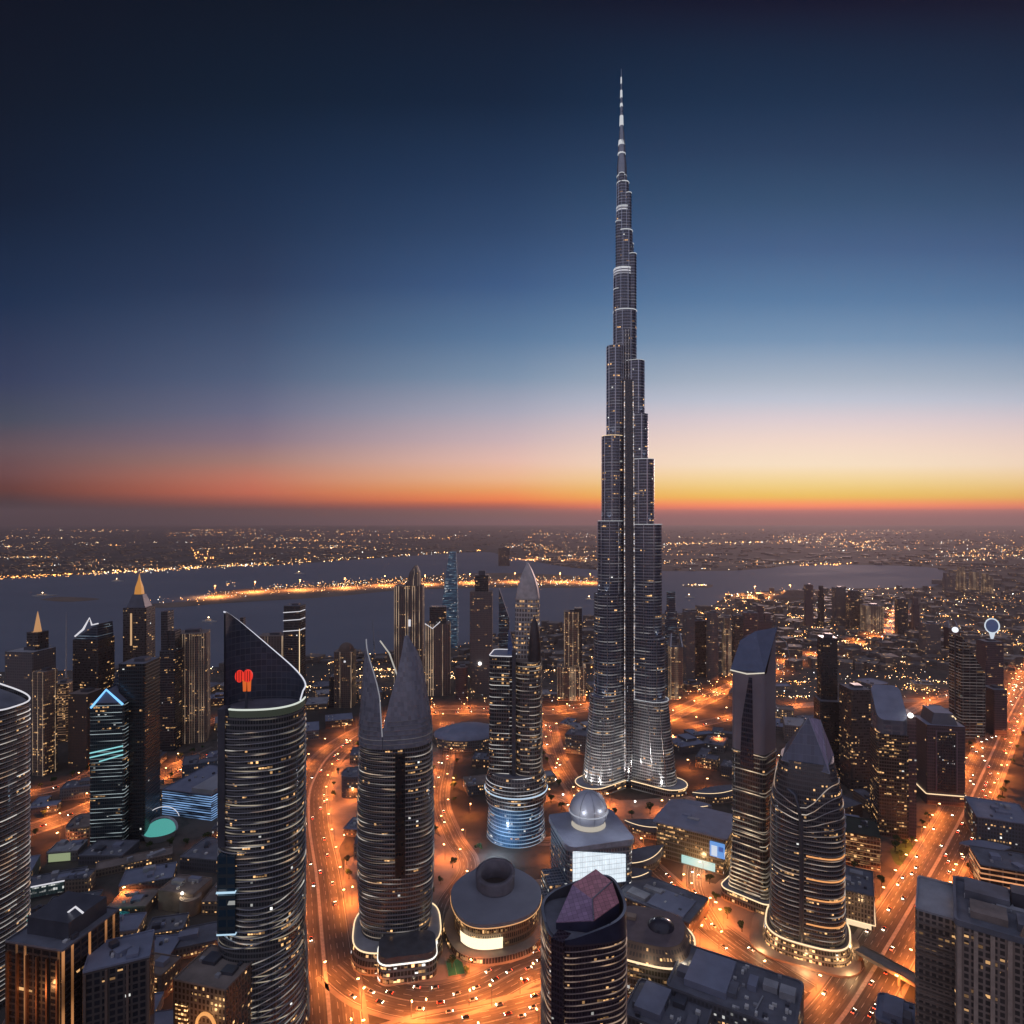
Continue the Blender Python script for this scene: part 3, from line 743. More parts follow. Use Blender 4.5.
# entrance pavilions at its foot
for ang, c_ in ((216, 52), (324, 58)):
    o = wing_outline(c_, 20, ang); rows = [[(x, y, 0.2) for x, y in o], [(x, y, 9) for x, y in o]]
    p = Geo().loft(rows).build("podium", facade("podium_lit", (0.05, 0.045, 0.04), (0.3, 0.27, 0.24), fh=4.5, ww=2.4, lit=0.6, ls=2.6, warm=0.9), mt)
    roofcap("podium_roof", rows[-1], roof_grey, p)
    rimlight("edge_light", rows[-1], trim_warm, p, 0.5)
for i, (x, y, tx, ty) in enumerate(((-78, -52, -34, -26), (-40, -84, -30, -28), (34, -92, 36, -28), (84, -66, 44, -30), (0, -70, 0, -10), (-84, -10, -36, -22))):
    fl = thing("floodlight", ["white floodlight near the road side of the tallest tower's foot", "white floodlight below the shorter front wing of the tallest tower", "white floodlight below the longer front wing of the tallest tower",
               "white floodlight at the outer corner of the tallest tower's longer wing", "white floodlight facing the gap between the tallest tower's two front wings", "white floodlight behind the shorter wing of the tallest tower"][i], "floodlight", (MT_X + x, MT_D + y))
    g = Geo(); g.tube([(0, 0, 0), (0, 0, 3)], 0.25, 8); g.build("post", dark_metal, fl)
    g = Geo(); g.box(0, 0, 3, 1.8, 1.2, 1.2); g.build("lamp_head", glow_mat("flood_face", (1, .96, .9), 6.0), fl)
    lamp("flood_beam", fl, (0, 0, 5), 60000, (1, 0.95, 0.88), 1.2, spot=85, aim=(tx - x, ty - y, 62))

# ---- crescent tower with the sail screen and the red sign
A_D = 392.0; A_X = X(263, A_D)
ta = thing("crescent_tower", "dark glass tower whose sail-like screen rises to a point above a red sign", "skyscraper", (A_X, A_D), RAD(4), None, 38)
f_a = facade("crescent_glass", (0.03, 0.034, 0.038), (0.13, 0.13, 0.135), fh=3.3, ww=1.7, lit=0.085, warm=0.6, ls=1.7, band=0.5, bandc=(1, 0.85, 0.62), bandw=0.2, cover=0.3, rough=0.11)
b_a = band_mat("crescent_ledge", (1, 0.93, 0.80), 0.8, 0.36, 1.0, run=20.0)
oa = sup(49, 44, 2.4, 64)
def fa(z): s_ = 1.0 + 0.10 * max(0.0, 1 - z / 60.0); return [(x * s_, y * s_) for x, y in oa]
def sail(x):          # height of the screen, high at one end, falling in a hollow curve
    t = (x + 24.5) / 49.0
    return 258.0 - 48.0 * t ** 0.76
rows = [[(x, y, z) for x, y in fa(z)] for z in (0.2, 15, 30, 45, 60, 100, 150, 200)]
Geo().loft(rows, vv=[r[0][2] for r in rows]).build("glass_shell", f_a, ta, True)
roofcap("roof_deck", lift(oa, 199, 0.985), roof_dark, ta)
def ring_off(o, z, off):
    return [(x + x / (math.hypot(x, y) or 1) * off, y + y / (math.hypot(x, y) or 1) * off, z) for x, y in o]
front = [p for p in oa if p[1] <= 3]; front.sort(key=lambda q: math.atan2(q[1], q[0]))
back = [p for p in oa if p[1] >= 3]; back.sort(key=lambda q: q[0])
g = Geo()
g.loft([[(x, y, 199) for x, y in back], [(x, y, sail(x)) for x, y in back]], closed=False)
g.loft([[(x * .96, y * .96, 199) for x, y in back], [(x * .96, y * .96, sail(x)) for x, y in back]], closed=False)
g.loft([[(x * .96, y * .96, sail(x)) for x, y in back], [(x, y, sail(x)) for x, y in back]], closed=False)
sl_ = g.build("sail_screen", facade("sail_glass", (0.045, 0.058, 0.085), (0.13, 0.14, 0.165), fh=4.0, ww=3.2, lit=0.0, rough=0.4, spec=.3, mull=0.08, sill=0.12), ta, True)
g = Geo(); edge = [(x, y, sail(x)) for x, y in back]; edge = edge + [(24.0, 0.0, sail(24.5) - 1), (23.9, -6.0, 205)]
g.tube(edge, 0.48, 8); g.build("edge_light", glow_mat("sail_edge_light", (0.86, 0.88, 1.0), 0.8), sl_)
g = Geo(); fr = [(x, y) for x, y in oa if y < 4 and x > -14]; fr.sort(key=lambda q: math.atan2(q[1], q[0]))
g.loft([[(x, y, 199.6) for x, y in fr], [(x * 1.01, y * 1.01, 204) for x, y in fr]], closed=False)
g.loft([[(x * .95, y * .95, 199.6) for x, y in fr], [(x * .96, y * .96, 204) for x, y in fr]], closed=False)
g.loft([[(x * .96, y * .96, 204) for x, y in fr], [(x * 1.01, y * 1.01, 204) for x, y in fr]], closed=False)
pp_ = g.build("parapet", glow_mat("pale_green_lit_band", (0.42, 0.56, 0.34), 0.05), ta, True)
rimlight("edge_light", [(x * 1.005, y * 1.005, 204.2) for x, y in fr], glow_mat("parapet_white", (.88, .95, .85), .75), pp_, .55, False)
# tall flat fin on the outer end, and glazed side bay
g = Geo(); g.box(-17.6, -15.0, 124, 4.0, 9, 80)
g.build("side_fin", dark_metal, ta)
gb = facade("side_bay_blue", (0.01, 0.035, 0.06), (0.03, 0.05, 0.06), fh=6, ww=5, lit=0.10, warm=0.0, ls=0.5, rough=0.12)
g = Geo(); g.box(-13.8, -17.6, 100, 10, 10, 20); b1 = g.build("side_bay", gb, ta)
g = Geo(); g.box(-13.5, -18.2, 76, 10, 10, 22); b2 = g.build("side_bay", gb, ta)
for bb, zz, xx in ((b1, 99.2, -13.8), (b2, 75.2, -13.5)):
    g = Geo(); g.box(xx, -18.0, zz, 10.6, 10.9, 0.8); g.build("edge_light", trim_cool, bb)
def warp_a(x, y, z):
    t = x / 24.0
    if z < 70: return -7.0 * (1 - abs(t + 0.1)) * (1 - z / 90.0) * (y < 0) + 5 * t * (y < 0)
    if z < 95: return 7.0 * (t * t) - 3.5
    return 1.6 * t
zs = [6 + 3.3 * i for i in range(58)]
bands(fa, [z for z in zs if z < 194 and not 62 < z < 68], 0.42, 0.5, warp_a).build("slab_edge", b_a, ta, True)
# red sign on the screen
sg = Geo()
def lobe(cx, cz, rx, rz, y0, th, k=20):
    o = [(cx + rx * math.cos(2 * math.pi * i / k), cz + rz * math.sin(2 * math.pi * i / k)) for i in range(k)]
    sg.loft([[(x, y0, z) for x, z in o], [(x, y0 - th, z) for x, z in o]]); sg.face([(x, y0 - th, z) for x, z in o])
lobe(-12.8, 219.4, 2.6, 3.7, -3, 1.0); lobe(-7.9, 219.6, 2.9, 3.8, -3, 1.2)
sg.build("lit_sign", glow_mat("sign_red", (1.0, 0.035, 0.015), 0.8), ta)
g = Geo()
for x0, x1 in ((-10.9, -8.7), (-8.3, -6.0)):
    o = [(x0 + .3, 210.2), (x1 - .3, 210.2), (x1, 217), (x0, 217)]
    g.loft([[(x, -2.9, z) for x, z in o], [(x, -3.9, z) for x, z in o]]); g.face([(x, -3.9, z) for x, z in o])
g.build("lit_sign", glow_mat("sign_orange", (1.0, 0.17, 0.015), 0.65), ta)
for x_ in (-14.2, -12.8, -11.4, -9.3, -7.9, -6.5):
    g = Geo(); g.box(x_, -4.35, 216.4, .28, .3, 6.2); g.build("sign_slat", plain("sign_dark_red", (.10, .01, .008), .5), ta)
g = Geo(); g.box(-9.5, -1.6, 199.6, 1.2, 1.2, 24); g.box(-9.5, -1.9, 204, 9, 0.8, 1.0); g.build("sign_frame", dark_metal, ta)

# ---- twin-peaked tower
B_D = 478.0; B_X = X(396, B_D)
tb = thing("twin_peak_tower", "rounded dark tower crowned by two pointed glass petals", "skyscraper", (B_X, B_D), RAD(10), None, 56)
f_b = facade("twin_peak_glass", (0.035, 0.034, 0.038), (0.17, 0.155, 0.15), fh=3.2, ww=1.7, lit=0.07, warm=0.8, ls=1.5, band=0.35, bandc=(1, 0.8, 0.6), cover=0.35, rough=0.12)
b_b = band_mat("twin_peak_ledge", (1, 0.90, 0.78), 0.6, 0.42, 5.0, metal=(0.30, 0.29, 0.30), run=22.0)
ob = sup(56, 48, 2.6, 64)
def fb(z):
    s_ = 0.86 + 0.14 * math.sin(math.pi * min(max((z - 5) / 190.0, 0), 1) ** 0.75) if z < 140 else 0.86 + 0.14 * math.sin(math.pi * min((z - 5) / 190.0, 1) ** 0.75)
    return [(x * s_, y * s_) for x, y in ob]
rows = [[(x, y, z) for x, y in fb(z)] for z in (14, 30, 50, 75, 100, 125, 145, 152)]
Geo().loft(rows, vv=[r[0][2] for r in rows]).build("glass_shell", f_b, tb, True)
roofcap("roof_deck", [(x, y, 151.5) for x, y in fb(151.5)], roof_dark, tb)
g = Geo(); g.box(0, 0, 151.6, 16, 14, 9); g.build("roof_unit", dark_metal, tb)
crown_m = facade("petal_glass", (0.20, 0.205, 0.25), (0.26, 0.265, 0.31), fh=3.4, ww=2.6, lit=0.0, rough=0.25, mull=0.06, sill=0.10)
def petal(a0, a1, peak, za, zb, apex_in, skew=0.0, ea=1.15, eb=1.15):
    """a curved blade of glass over the rim from angle a0 to a1, its point leaning in"""
    k = 18; nz = 9; ins = []
    rim = []
    for i in range(k + 1):
        a = RAD(a0 + (a1 - a0) * i / k); c, s_ = math.cos(a), math.sin(a); p_ = 2.6
        rr = 0.965 / ((abs(c) / 28.0) ** p_ + (abs(s_) / 24.0) ** p_) ** (1 / p_)
        rim.append((rr * c, rr * s_))
    def surf(off):
        rows = []
        for j in range(nz + 1):
            t = j / nz; row = []
            for i in range(k + 1):
                q = i / k; d_ = abs(q - skew) / max(skew, 1 - skew)
                top = za + (zb - za) * (q if a1 > a0 else 1 - q) ; d_ = abs(q - skew) / (skew if q < skew else 1 - skew); top = top + (peak - top) * max(0.0, 1 - d_) ** (ea if q < skew else eb)
                z = 151 + (top - 151) * t
                inn = 1 - apex_in * ((z - 151) / (peak - 151)) ** 1.5 if z > 151 else 1
                l = math.hypot(*rim[i])
                row.append((rim[i][0] * inn - rim[i][0] / l * off, rim[i][1] * inn - rim[i][1] / l * off, z))
            rows.append(row)
        return rows
    A_, B_ = surf(0.0), surf(0.9)
    g = Geo(); g.loft(A_, closed=False); g.loft([r[::-1] for r in B_], closed=False); g.loft([A_[-1], B_[-1]], closed=False)
    g.loft([[r[0] for r in A_], [r[0] for r in B_]], closed=False); g.loft([[r[-1] for r in A_], [r[-1] for r in B_]], closed=False)
    p = g.build("crown_petal", crown_m, tb, True)
    g = Geo()                             # floor lines carried up onto the blade
    for j in range(1, 7):
        t = j / 16.0
        row = []
        for i in range(k + 1):
            lo_, hi_ = A_[0][i], A_[-1][i]; z_ = 151 + 3.2 * j
            if z_ < hi_[2] - 1:
                f = (z_ - 151) / (hi_[2] - 151) * nz; j0 = min(int(f), nz - 1); w0 = f - j0
                u0, u1 = Vector(A_[j0][i]), Vector(A_[j0 + 1][i]); v_ = u0 + (u1 - u0) * w0; l = math.hypot(v_.x, v_.y)
                row.append((v_.x * (1 + .3 / l), v_.y * (1 + .3 / l), v_.z))
        if len(row) > 3: g.tube(row, .22, 5)
    g.build("blade_rib", b_b, p)
    return p, A_[-1]
p1_, e1 = petal(248, 402, 232, 166, 176, 0.50, 0.36, .72, 0.8)
p2_, e2 = petal(140, 247, 228, 176, 160, 0.20, 0.47, .8, .40)
rimlight("edge_light", e2[9:], glow_mat("petal_edge", (0.85, 0.85, 0.95), 0.28), p2_, 0.4, False)
g = Geo(); g.tube([(9.5, 2, 219), (9.9, 2.5, 242)], [0.7, 0.15], 8); g.build("mast", steel, tb)
g = Geo(); g.tube([(-16, 8, 214), (-17.5, 8, 240)], [0.5, 0.12], 8); g.build("mast", steel, tb)
g = Geo(); g.tube([(-12, 12, 222), (-5, 12, 212), (3, 11, 189)], 0.55, 8); g.build("crown_strut", glow_mat("strut_light", (1, .95, .85), 0.45), tb)
g = Geo(); g.tube([(10, 2, 234), (10, 2, 239)], 0.9, 8); g.build("beacon", trim_white, tb)
bands(fb, [20 + 3.2 * i for i in range(41)], 0.42, 0.45, lambda x, y, z: 2.0 * (x / 28.0) * (y / 24.0)).build("slab_edge", b_b, tb, True)
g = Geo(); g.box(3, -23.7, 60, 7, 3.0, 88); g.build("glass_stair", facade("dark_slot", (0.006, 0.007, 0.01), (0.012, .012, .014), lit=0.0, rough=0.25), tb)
o = sup(66, 62, 3.2, 60); rows = [lift(o, 0.2, 1.0, 1, -6), lift(o, 7, 1.0, 1, -6), lift(o, 14.5, 0.96, 1, -5)]
p = Geo().loft(rows).build("podium", facade("podium_warm", (0.05, 0.04, 0.035), (0.28, 0.22, 0.17), fh=4.8, ww=2.2, lit=0.5, ls=2.0, warm=0.9), tb, True)
roofcap("podium_roof", rows[-1], roof_grey, p, 0.5); rimlight("edge_light", rows[-1], trim_warm, p, 0.5)
o = rrect(40, 26, 8); rows = [lift(o, 14, 1.0, 8, -34), lift(o, 19, 0.98, 8, -34)]
p = Geo().loft([lift(o, 0.2, 1.02, 8, -34), lift(o, 14, 1.0, 8, -34)]).build("entrance_hall", facade("podium_lit", ), tb)
Geo().loft(rows).cap(rows[-1]).build("canopy", plain("dull_canopy", (0.14, 0.14, 0.15), 0.35, 0.3), p, True)
rimlight("edge_light", rows[0], glow_mat("canopy_white", (1, .95, .85), 1.4), p, 0.6)

# ---- spear-topped tower on a round blue drum
C_D = 640.0; C_X = X(516, C_D)
tc = thing("spear_tower", "slender tower of two joined shafts with a spear top, on a round blue glass drum", "skyscraper", (C_X, C_D), RAD(-8), None, 46)
f_c = facade("spear_glass", (0.026, 0.026, 0.032), (0.13, 0.12, 0.12), fh=3.9, ww=2.4, lit=0.10, warm=0.7, ls=1.5, band=0.7, bandc=(0.95, 0.92, 0.88), cover=0.45, rough=0.13)
f_c2 = facade("spear_glass_brown", (0.04, 0.034, 0.034), (0.17, 0.15, 0.145), fh=3.9, ww=2.4, lit=0.14, warm=0.9, ls=1.1, band=0.45, bandc=(1, 0.85, 0.7), cover=0.5, rough=0.25, seed=5)
o1 = rrect(26, 34, 5); rows = [lift(o1, 56, 1, -12.5), lift(o1, 181, 0.98, -12.0)]
p = Geo().loft(rows).build("glass_shaft", f_c, tc, True); roofcap("roof", rows[-1], roof_blue, p, .5); rimlight("edge_light", rows[-1], trim_white, p, 0.4)
o2 = rrect(25, 40, 10); rows = [lift(o2, 56, 1, 13.5), lift(o2, 176, 0.98, 13.0)]
p = Geo().loft(rows).build("glass_shaft", f_c2, tc, True); roofcap("roof", rows[-1], roof_brown, p, .5)
g = Geo(); g.box(0.6, -19.2, 50, 3.6, 3, 138); g.build("dividing_fin", dark_metal, tc)
# tall lattice slab with the spear point
o3 = rrect(25, 20, 4); rows = [lift(o3, 170, 1, 10, 8), lift(o3, 236, 0.92, 11, 8)]
p = Geo().loft(rows).build("lattice_slab", facade("lattice_lit", (0.14, 0.12, 0.115), (0.50, 0.45, 0.42), fh=4.6, ww=3.0, lit=0.55, ls=1.2, warm=0.8, mull=0.3), tc)
rows = [lift(o3, 236, 0.92, 11, 8)]
for z, s_ in ((246, 0.80), (256, 0.58), (264, 0.32), (271, 0.04)): rows.append(lift(o3, z, s_, 11, 8))
Geo().loft(rows).build("spear_point", plain("spear_copper", (0.52, 0.46, 0.44), 0.45, 0.15), tc, True)
o4 = ell(13, 14, 28); rows = [lift(o4, z, s_, 19.5, -8) for z, s_ in ((175, 1), (190, 0.92), (203, 0.72), (213, 0.45), (220, 0.05))]
Geo().loft(rows).build("cone_roof", plain("dark_cone", (0.07, 0.06, 0.065), 0.35, 0.4), tc, True)
g = Geo(); g.loft([[(-8, -4, 180), (-1, -4, 180), (-1, 6, 180), (-8, 6, 180)], [(-7.6, -2, 204), (-6.6, -2, 204), (-6.6, 3, 204), (-7.6, 3, 204)]])
g.build("roof_fin", plain("blue_panel", (0.10, 0.15, 0.30), 0.3, 0.3), tc)
o5 = ell(60, 58, 56)
rows = [lift(o5, z, s_) for z, s_ in ((36, 1.0), (48, 1.04), (58, 1.0), (66, 0.9))]
p = Geo().loft(rows).build("upper_drum", facade("drum_glass", (0.05, 0.05, 0.055), (0.20, 0.17, 0.15), fh=3.6, ww=3, lit=0.2, ls=1.3, band=0.8, bandc=(0.9, 0.93, 1), cover=0.6), tc, True)
roofcap("roof", rows[-1], roof_dark, p); rimlight("edge_light", rows[1], glow_mat("drum_edge", (0.62, 0.80, 1.0), 0.8), p, 0.7)
rows = [lift(o5, z, s_) for z, s_ in ((0.2, 0.98), (37, 0.90))]
Geo().loft(rows).build("blue_drum", facade("drum_blue_glass", (0.05, 0.12, 0.21), (0.12, 0.20, 0.30), fh=3.4, ww=2.2, lit=0.12, warm=0.1, ls=0.9, band=0.5, bandc=(0.5, 0.75, 1.0), bandw=0.25, cover=0.9, rough=0.12), tc, True)
lamp("drum_wash", tc, (-14, -48, 14), 26000, (0.55, 0.75, 1.0), 2.0)
g = Geo(); g.loft([[(-4, -31.5, 38), (12, -31.0, 38), (18, -27.5, 66), (6, -28.6, 66)], [(-4, -32.5, 38), (12, -32.0, 38), (18, -28.5, 66), (6, -29.6, 66)]]); g.build("slanted_panel", stone_tan, tc)

# ---- ring-roofed hall
D_D = 497.0; D_X = X(496, D_D)
td = thing("ring_hall", "low round hall with a dark ring roof and a tilted round tower in its court", "hall", (D_X, D_D), RAD(-12), None, 46)
def blob(w_, d_, k=60):
    return [(w_/2 * math.cos(2*math.pi*i/k) * (1 + 0.05 * math.cos(2 * 2*math.pi*i/k + .6)), d_/2 * math.sin(2*math.pi*i/k) * (1 + 0.05 * math.cos(3 * 2*math.pi*i/k))) for i in range(k)]
o = blob(68, 80); wallm = facade("hall_lit_wall", (0.05, 0.035, 0.025), (0.30, 0.19, 0.11), fh=5.0, ww=1.6, lit=0.35, ls=1.4, warm=1.0, mull=0.35, fin=0.0)
Geo().loft([lift(o, 0.2, 0.92), lift(o, 22, 0.97)]).build("curved_wall", wallm, td, True)
inner = [(x * 0.42 - 2, y * 0.40 + 9) for x, y in ell(68, 80, 60)]
g = Geo(); rows = [lift(o, 22, 1.0), lift(o, 24.5, 1.0), [(x, y, 24.5) for x, y in inner], [(x, y, 12) for x, y in inner]]
g.loft(rows); g.build("ring_roof", plain("ring_roof_slate", (0.26, 0.265, 0.31), 0.6, var=0.12, scale=0.05), td)
roofcap("court_floor", [(x, y, 12.1) for x, y in inner], roof_dark, td)
rimlight("edge_light", lift(o, 21.6, 1.0), glow_mat("eave_orange", (1.0, .5, .2), 0.8), td, 0.35)
oc = ell(31, 31, 40); ox, oy = -3, 10
g = Geo(); rows = [lift(oc, 12.2, 0.96, ox, oy)] + [[(x + ox, y + oy, 35 + y * 0.22) for x, y in oc], [(x * .80 + ox, y * .76 + oy + .5, 35.2 + y * 0.18) for x, y in oc], [(x * .77 + ox, y * .72 + oy + .5, 24) for x, y in oc]]
g.loft(rows); cc = g.build("court_tower", plain("court_tower_mauve", (0.17, 0.15, 0.17), 0.5, 0.2), td, True)
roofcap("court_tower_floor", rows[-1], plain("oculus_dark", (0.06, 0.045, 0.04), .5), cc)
# lit screen on its road side
g = Geo()
for dy, z0, z1, mm in ((0, 6, 14.5, 0),):
    o_ = [p for p in o if p[1] < -20 and -20 < p[0] < 14]; o_.sort()
    g.loft([[(x * .96, y * .96 - 1.0, z0) for x, y in o_], [(x * .98, y * .98 - 1.0, z1) for x, y in o_]], closed=False)
g.build("lit_screen", glow_mat("screen_cream", (1.0, 0.82, 0.55), 1.5), td)
rows = [lift(o, 0.2, 1.16, 0, -2), lift(o, 5.0, 1.12, 0, -2)]
p = Geo().loft(rows).build("terrace", facade("podium_warm"), td, True); roofcap("terrace_floor", rows[-1], stone_tan, p)

# ---- domed building with the white lit front
E_D = 556.0; E_X = X(590, E_D)
te = thing("domed_building", "bluish building with a silver ball dome on its roof and a bright white lit front", "building", (E_X, E_D), RAD(12), None, 42)
o = rrect(58, 58, 7)
body = facade("domed_wall", (0.05, 0.07, 0.10), (0.17, 0.19, 0.23), fh=4.2, ww=2.4, lit=0.22, ls=1.0, warm=0.3)
Geo().loft([lift(o, 0.2), lift(o, 44)]).build("wall", body, te, True)
rows = [lift(o, 44, 1.05), [(x * 1.05, y * 1.05, 48 + 1.6 * math.sin(x * .12)) for x, y in o]]
p = Geo().loft(rows).build("cornice", plain("cornice_blue_grey", (0.32, 0.36, 0.44), 0.5), te, True); roofcap("roof", rows[-1], roof_blue, p)
g = Geo(); nx = 20
pts_ = [(-25 + 46.0 * i / nx, -29.6) for i in range(nx + 1)]
g.loft([[(x, y, 14) for x, y in pts_], [(x, y, 43 - 0.16 * (x + 19)) for x, y in pts_]], closed=False)
m_, k_, p_ = base_mat("white_lit_screen")
u_, v_, _w = k_.sep(k_.node('ShaderNodeUVMap').outputs[0])
gr_ = k_.m('MAXIMUM', k_.m('LESS_THAN', k_.m('FRACT', k_.m('DIVIDE', u_, 2.1)), 0.14), k_.m('LESS_THAN', k_.m('FRACT', k_.m('DIVIDE', v_, 4.2)), 0.12))
nz_ = k_.noise(k_.xyz(k_.m('MULTIPLY', u_, .3), k_.m('MULTIPLY', v_, .1)), 1.0, 2.0)
p_.inputs['Base Color'].default_value = (.5, .5, .5, 1); p_.inputs['Emission Color'].default_value = (0.80, 0.92, 1.0, 1)
k_.put(p_.inputs['Emission Strength'], k_.m('MULTIPLY', k_.smooth(nz_, .3, .7, .85, 1.05), k_.smooth(gr_, 0, 1, 1.0, 0.55, 'LINEAR')))
g.build("lit_front", m_, te)
g = Geo(); g.dome(0, 4, 60.5, 16.5, 1.0, 36, 16, -38, 90); g.build("ball_dome", plain("dome_silver", (0.55, 0.57, 0.63), 0.35, 0.3, var=0.06), te, True)
for x_ in (-20, 20): lamp('dome_wash', te, (x_, -22, 66), 7000, (.9, .93, 1), 1.0)
g = Geo(); g.tube([(0, 4, 48), (0, 4, 52)], [15, 14], 32); dr = g.build("dome_drum", glow_mat("drum_warm_ring", (1, .9, .75), 0.45), te)
for k_ in range(8):
    a_ = 2 * math.pi * k_ / 8; g = Geo(); g.tube([(16.55 * math.cos(RAD(e_)) * math.cos(a_), 4 + 16.55 * math.cos(RAD(e_)) * math.sin(a_), 60.5 + 16.55 * math.sin(RAD(e_))) for e_ in range(-36, 89, 8)], .22, 5); g.build("dome_rib", steel, te)
o_ = ell(33.6, 33.6, 36); rimlight("dome_band", [(x, y + 4, 60) for x, y, _ in lift(o_, 0)], glow_mat("dome_band_light", (0.8, 0.85, 1.0), 0.4), te, 0.5)
g = Geo(); g.box(-36, -14, 0.2, 16, 26, 16); g.box(-34, -24, 0.2, 30, 14, 9); w_ = g.build("side_wing", facade("domed_wall"), te)
g = Geo(); g.box(-34, -31.3, 1.0, 29, 0.6, 6); g.build("lit_front", lobby_glow, w_)

# ---- banded tower in front with the pink faceted roof
F_D = 352.0; F_X = X(583, F_D)
tf = thing("banded_tower", "round-cornered dark tower with copper lit bands and a pink faceted roof", "skyscraper", (F_X, F_D), RAD(8), None, 34)
f_f = facade("banded_glass", (0.022, 0.012, 0.02), (0.05, 0.032, 0.045), fh=3.1, ww=1.6, lit=0.09, warm=0.9, ls=1.2, rough=0.12, seed=2)
b_f = band_mat("copper_ledge", (1, 0.70, 0.50), 0.62, 0.62, 8.0, metal=(0.34, 0.25, 0.22), run=16.0)
of_ = sup(44, 40, 3.4, 60)
def ff(z): return of_
ztop = lambda x, y: 100 + 0.10 * y + 6.0 * (x / 22.0) + 2
rows = [[(x, y, 0.2) for x, y in of_], [(x, y, 94) for x, y in of_]]
Geo().loft(rows).build("glass_shell", f_f, tf, True)
Geo().loft([[(x, y, 94) for x, y in of_], [(x * 1.005, y * 1.005, ztop(x, y)) for x, y in of_]]).build("parapet", plain("indigo_parapet", (0.04, 0.045, 0.09), 0.35, 0.3), tf, True)
Geo().loft([[(x * .94, y * .94, ztop(x, y) - .1) for x, y in of_], [(x * .94, y * .94, 96) for x, y in of_]]).build("parapet_inside", dark_metal, tf, True)
Geo().loft([[(x * .94, y * .94, ztop(x, y)) for x, y in of_], [(x * 1.005, y * 1.005, ztop(x, y)) for x, y in of_]]).build("coping", steel, tf, True)
roofcap("roof_deck", lift(of_, 96, .95), roof_dark, tf)
pinkm = facade('pink_roof_panel', (.46, .19, .215), (.24, .10, .12), fh=2.6, ww=2.6, lit=0.0, rough=.28, mull=.07, sill=.09); pinkm2 = facade('mauve_roof_panel', (.30, .19, .29), (.16, .10, .16), fh=2.6, ww=2.6, lit=0.0, rough=.28, mull=.07, sill=.09)
P_ = {'a': (-17, -9, 100), 'b': (2, -15, 103), 'c': (18, -8, 107), 'd': (19, 8, 109), 'e': (12, 17, 112), 'f': (-3, 12, 107), 'g': (5, -1, 105.5)}
for q, mm in (("abg", pinkm2), ("agf", pinkm2), ("bcg", pinkm), ("cdg", pinkm), ("gde", pinkm), ("gef", pinkm)):
    g = Geo(); t_ = [P_[c] for c in q]; g.face(t_); g.face([(x, y, z - .5) for x, y, z in t_][::-1]); g.loft([[(x, y, z - .5) for x, y, z in t_], t_]); g.build("roof_facet", mm, tf)
g = Geo()
for q in ("abcdef",): g.loft([[(P_[c][0], P_[c][1], 96.1) for c in q], [(P_[c][0] * 1, P_[c][1], P_[c][2] - .6) for c in q]])
g.build("roof_base", plain("indigo_parapet"  , (0.04, 0.045, 0.09)), tf)
g = Geo(); edge_ = [P_['b'], P_['g'], P_['d']]; g.tube([(x, y, z + .3) for x, y, z in edge_], .35, 6); g.build("ridge", steel, tf)
bands(ff, [4 + 3.1 * i for i in range(29)], 0.36, 0.45, lambda x, y, z: 1.2 * (x / 22.0)).build("slab_edge", b_f, tf, True)
g = Geo(); g.box(-15.5, -14.6, 0.2, 7, 9, 96, RAD(-40)); g.build("corner_fin", facade("banded_glass"), tf)

# ---- tower with the slanted blue roof
Gd = 532.0; GX_ = X(754, Gd)
tg = thing("slant_roof_tower", "slim dark tower with a sloping blue glass roof above a tall recess", "skyscraper", (GX_, Gd), RAD(-43), None, 30)
f_g = facade("slant_glass", (0.028, 0.027, 0.030), (0.11, 0.10, 0.098), fh=3.9, ww=2.4, lit=0.06, warm=0.8, ls=1.3, band=0.75, bandc=(1, 0.82, 0.6), bandw=0.18, cover=0.42, rough=0.12, low=130)
og = rrect(28, 27, 4)
rows = [[(x * s_, y * s_, z) for x, y in og] for z, s_ in ((10, 1.16), (25, 1.08), (45, 1.02), (70, 1.0), (125, 1.0))]
Geo().loft(rows, vv=[r[0][2] for r in rows]).build("glass_shaft", f_g, tg, True)
up = plain("mauve_cladding", (0.30, 0.265, 0.30), 0.35, 0.3, var=0.1, scale=0.05)
zt = lambda x, y: 200 + 0.55 * (y + 15) + 0.28 * (x + 15)
Geo().loft([[(x, y, 125) for x, y in og], [(x, y, 190 if y < 0 else zt(x, y) - 1) for x, y in og]]).build("upper_shaft", up, tg)
g = Geo(); o_ = [(-14.1, -13.6, 190), (14.1, -13.6, 192), (14.1, 13.6, zt(15, 15)), (-4, 13.6, zt(-4, 15)), (-14.1, 5, zt(-13.6, 5))]
g.face(o_); g.face([(x, y, z - 1.2) for x, y, z in o_][::-1]); g.loft([[(x, y, z - 1.2) for x, y, z in o_], o_]); sr = g.build("sloping_roof", plain("blue_roof_glass", (0.11, 0.13, 0.20), 0.2, 0.3, var=0.1), tg)
rimlight("edge_light", [(-14.1, -13.9, 189.5), (0, -14.2, 188.5), (14.1, -13.9, 191.5)], glow_mat("roof_edge_cream", (1, .92, .75), 0.7), sr, 0.5, False)
g = Geo(); g.loft([[(-6, -14.0, 112), (5.5, -14.0, 112), (5.5, -13.0, 112), (-6, -13.0, 112)], [(-4.5, -14.0, 150), (4.5, -14.0, 150), (4.5, -13.0, 150), (-4.5, -13.0, 150)], [(1.5, -14.0, 186), (4, -14.0, 186), (4, -13.0, 186), (1.5, -13.0, 186)]])  # dark panel on the flat front, the recess's shade put into its colour
g.build("recess_shade_panel", facade("recess_shade_blue", (0.012, 0.016, 0.035), (0.03, .035, .06), fh=4, ww=2, lit=0.02, ls=.8), tg)
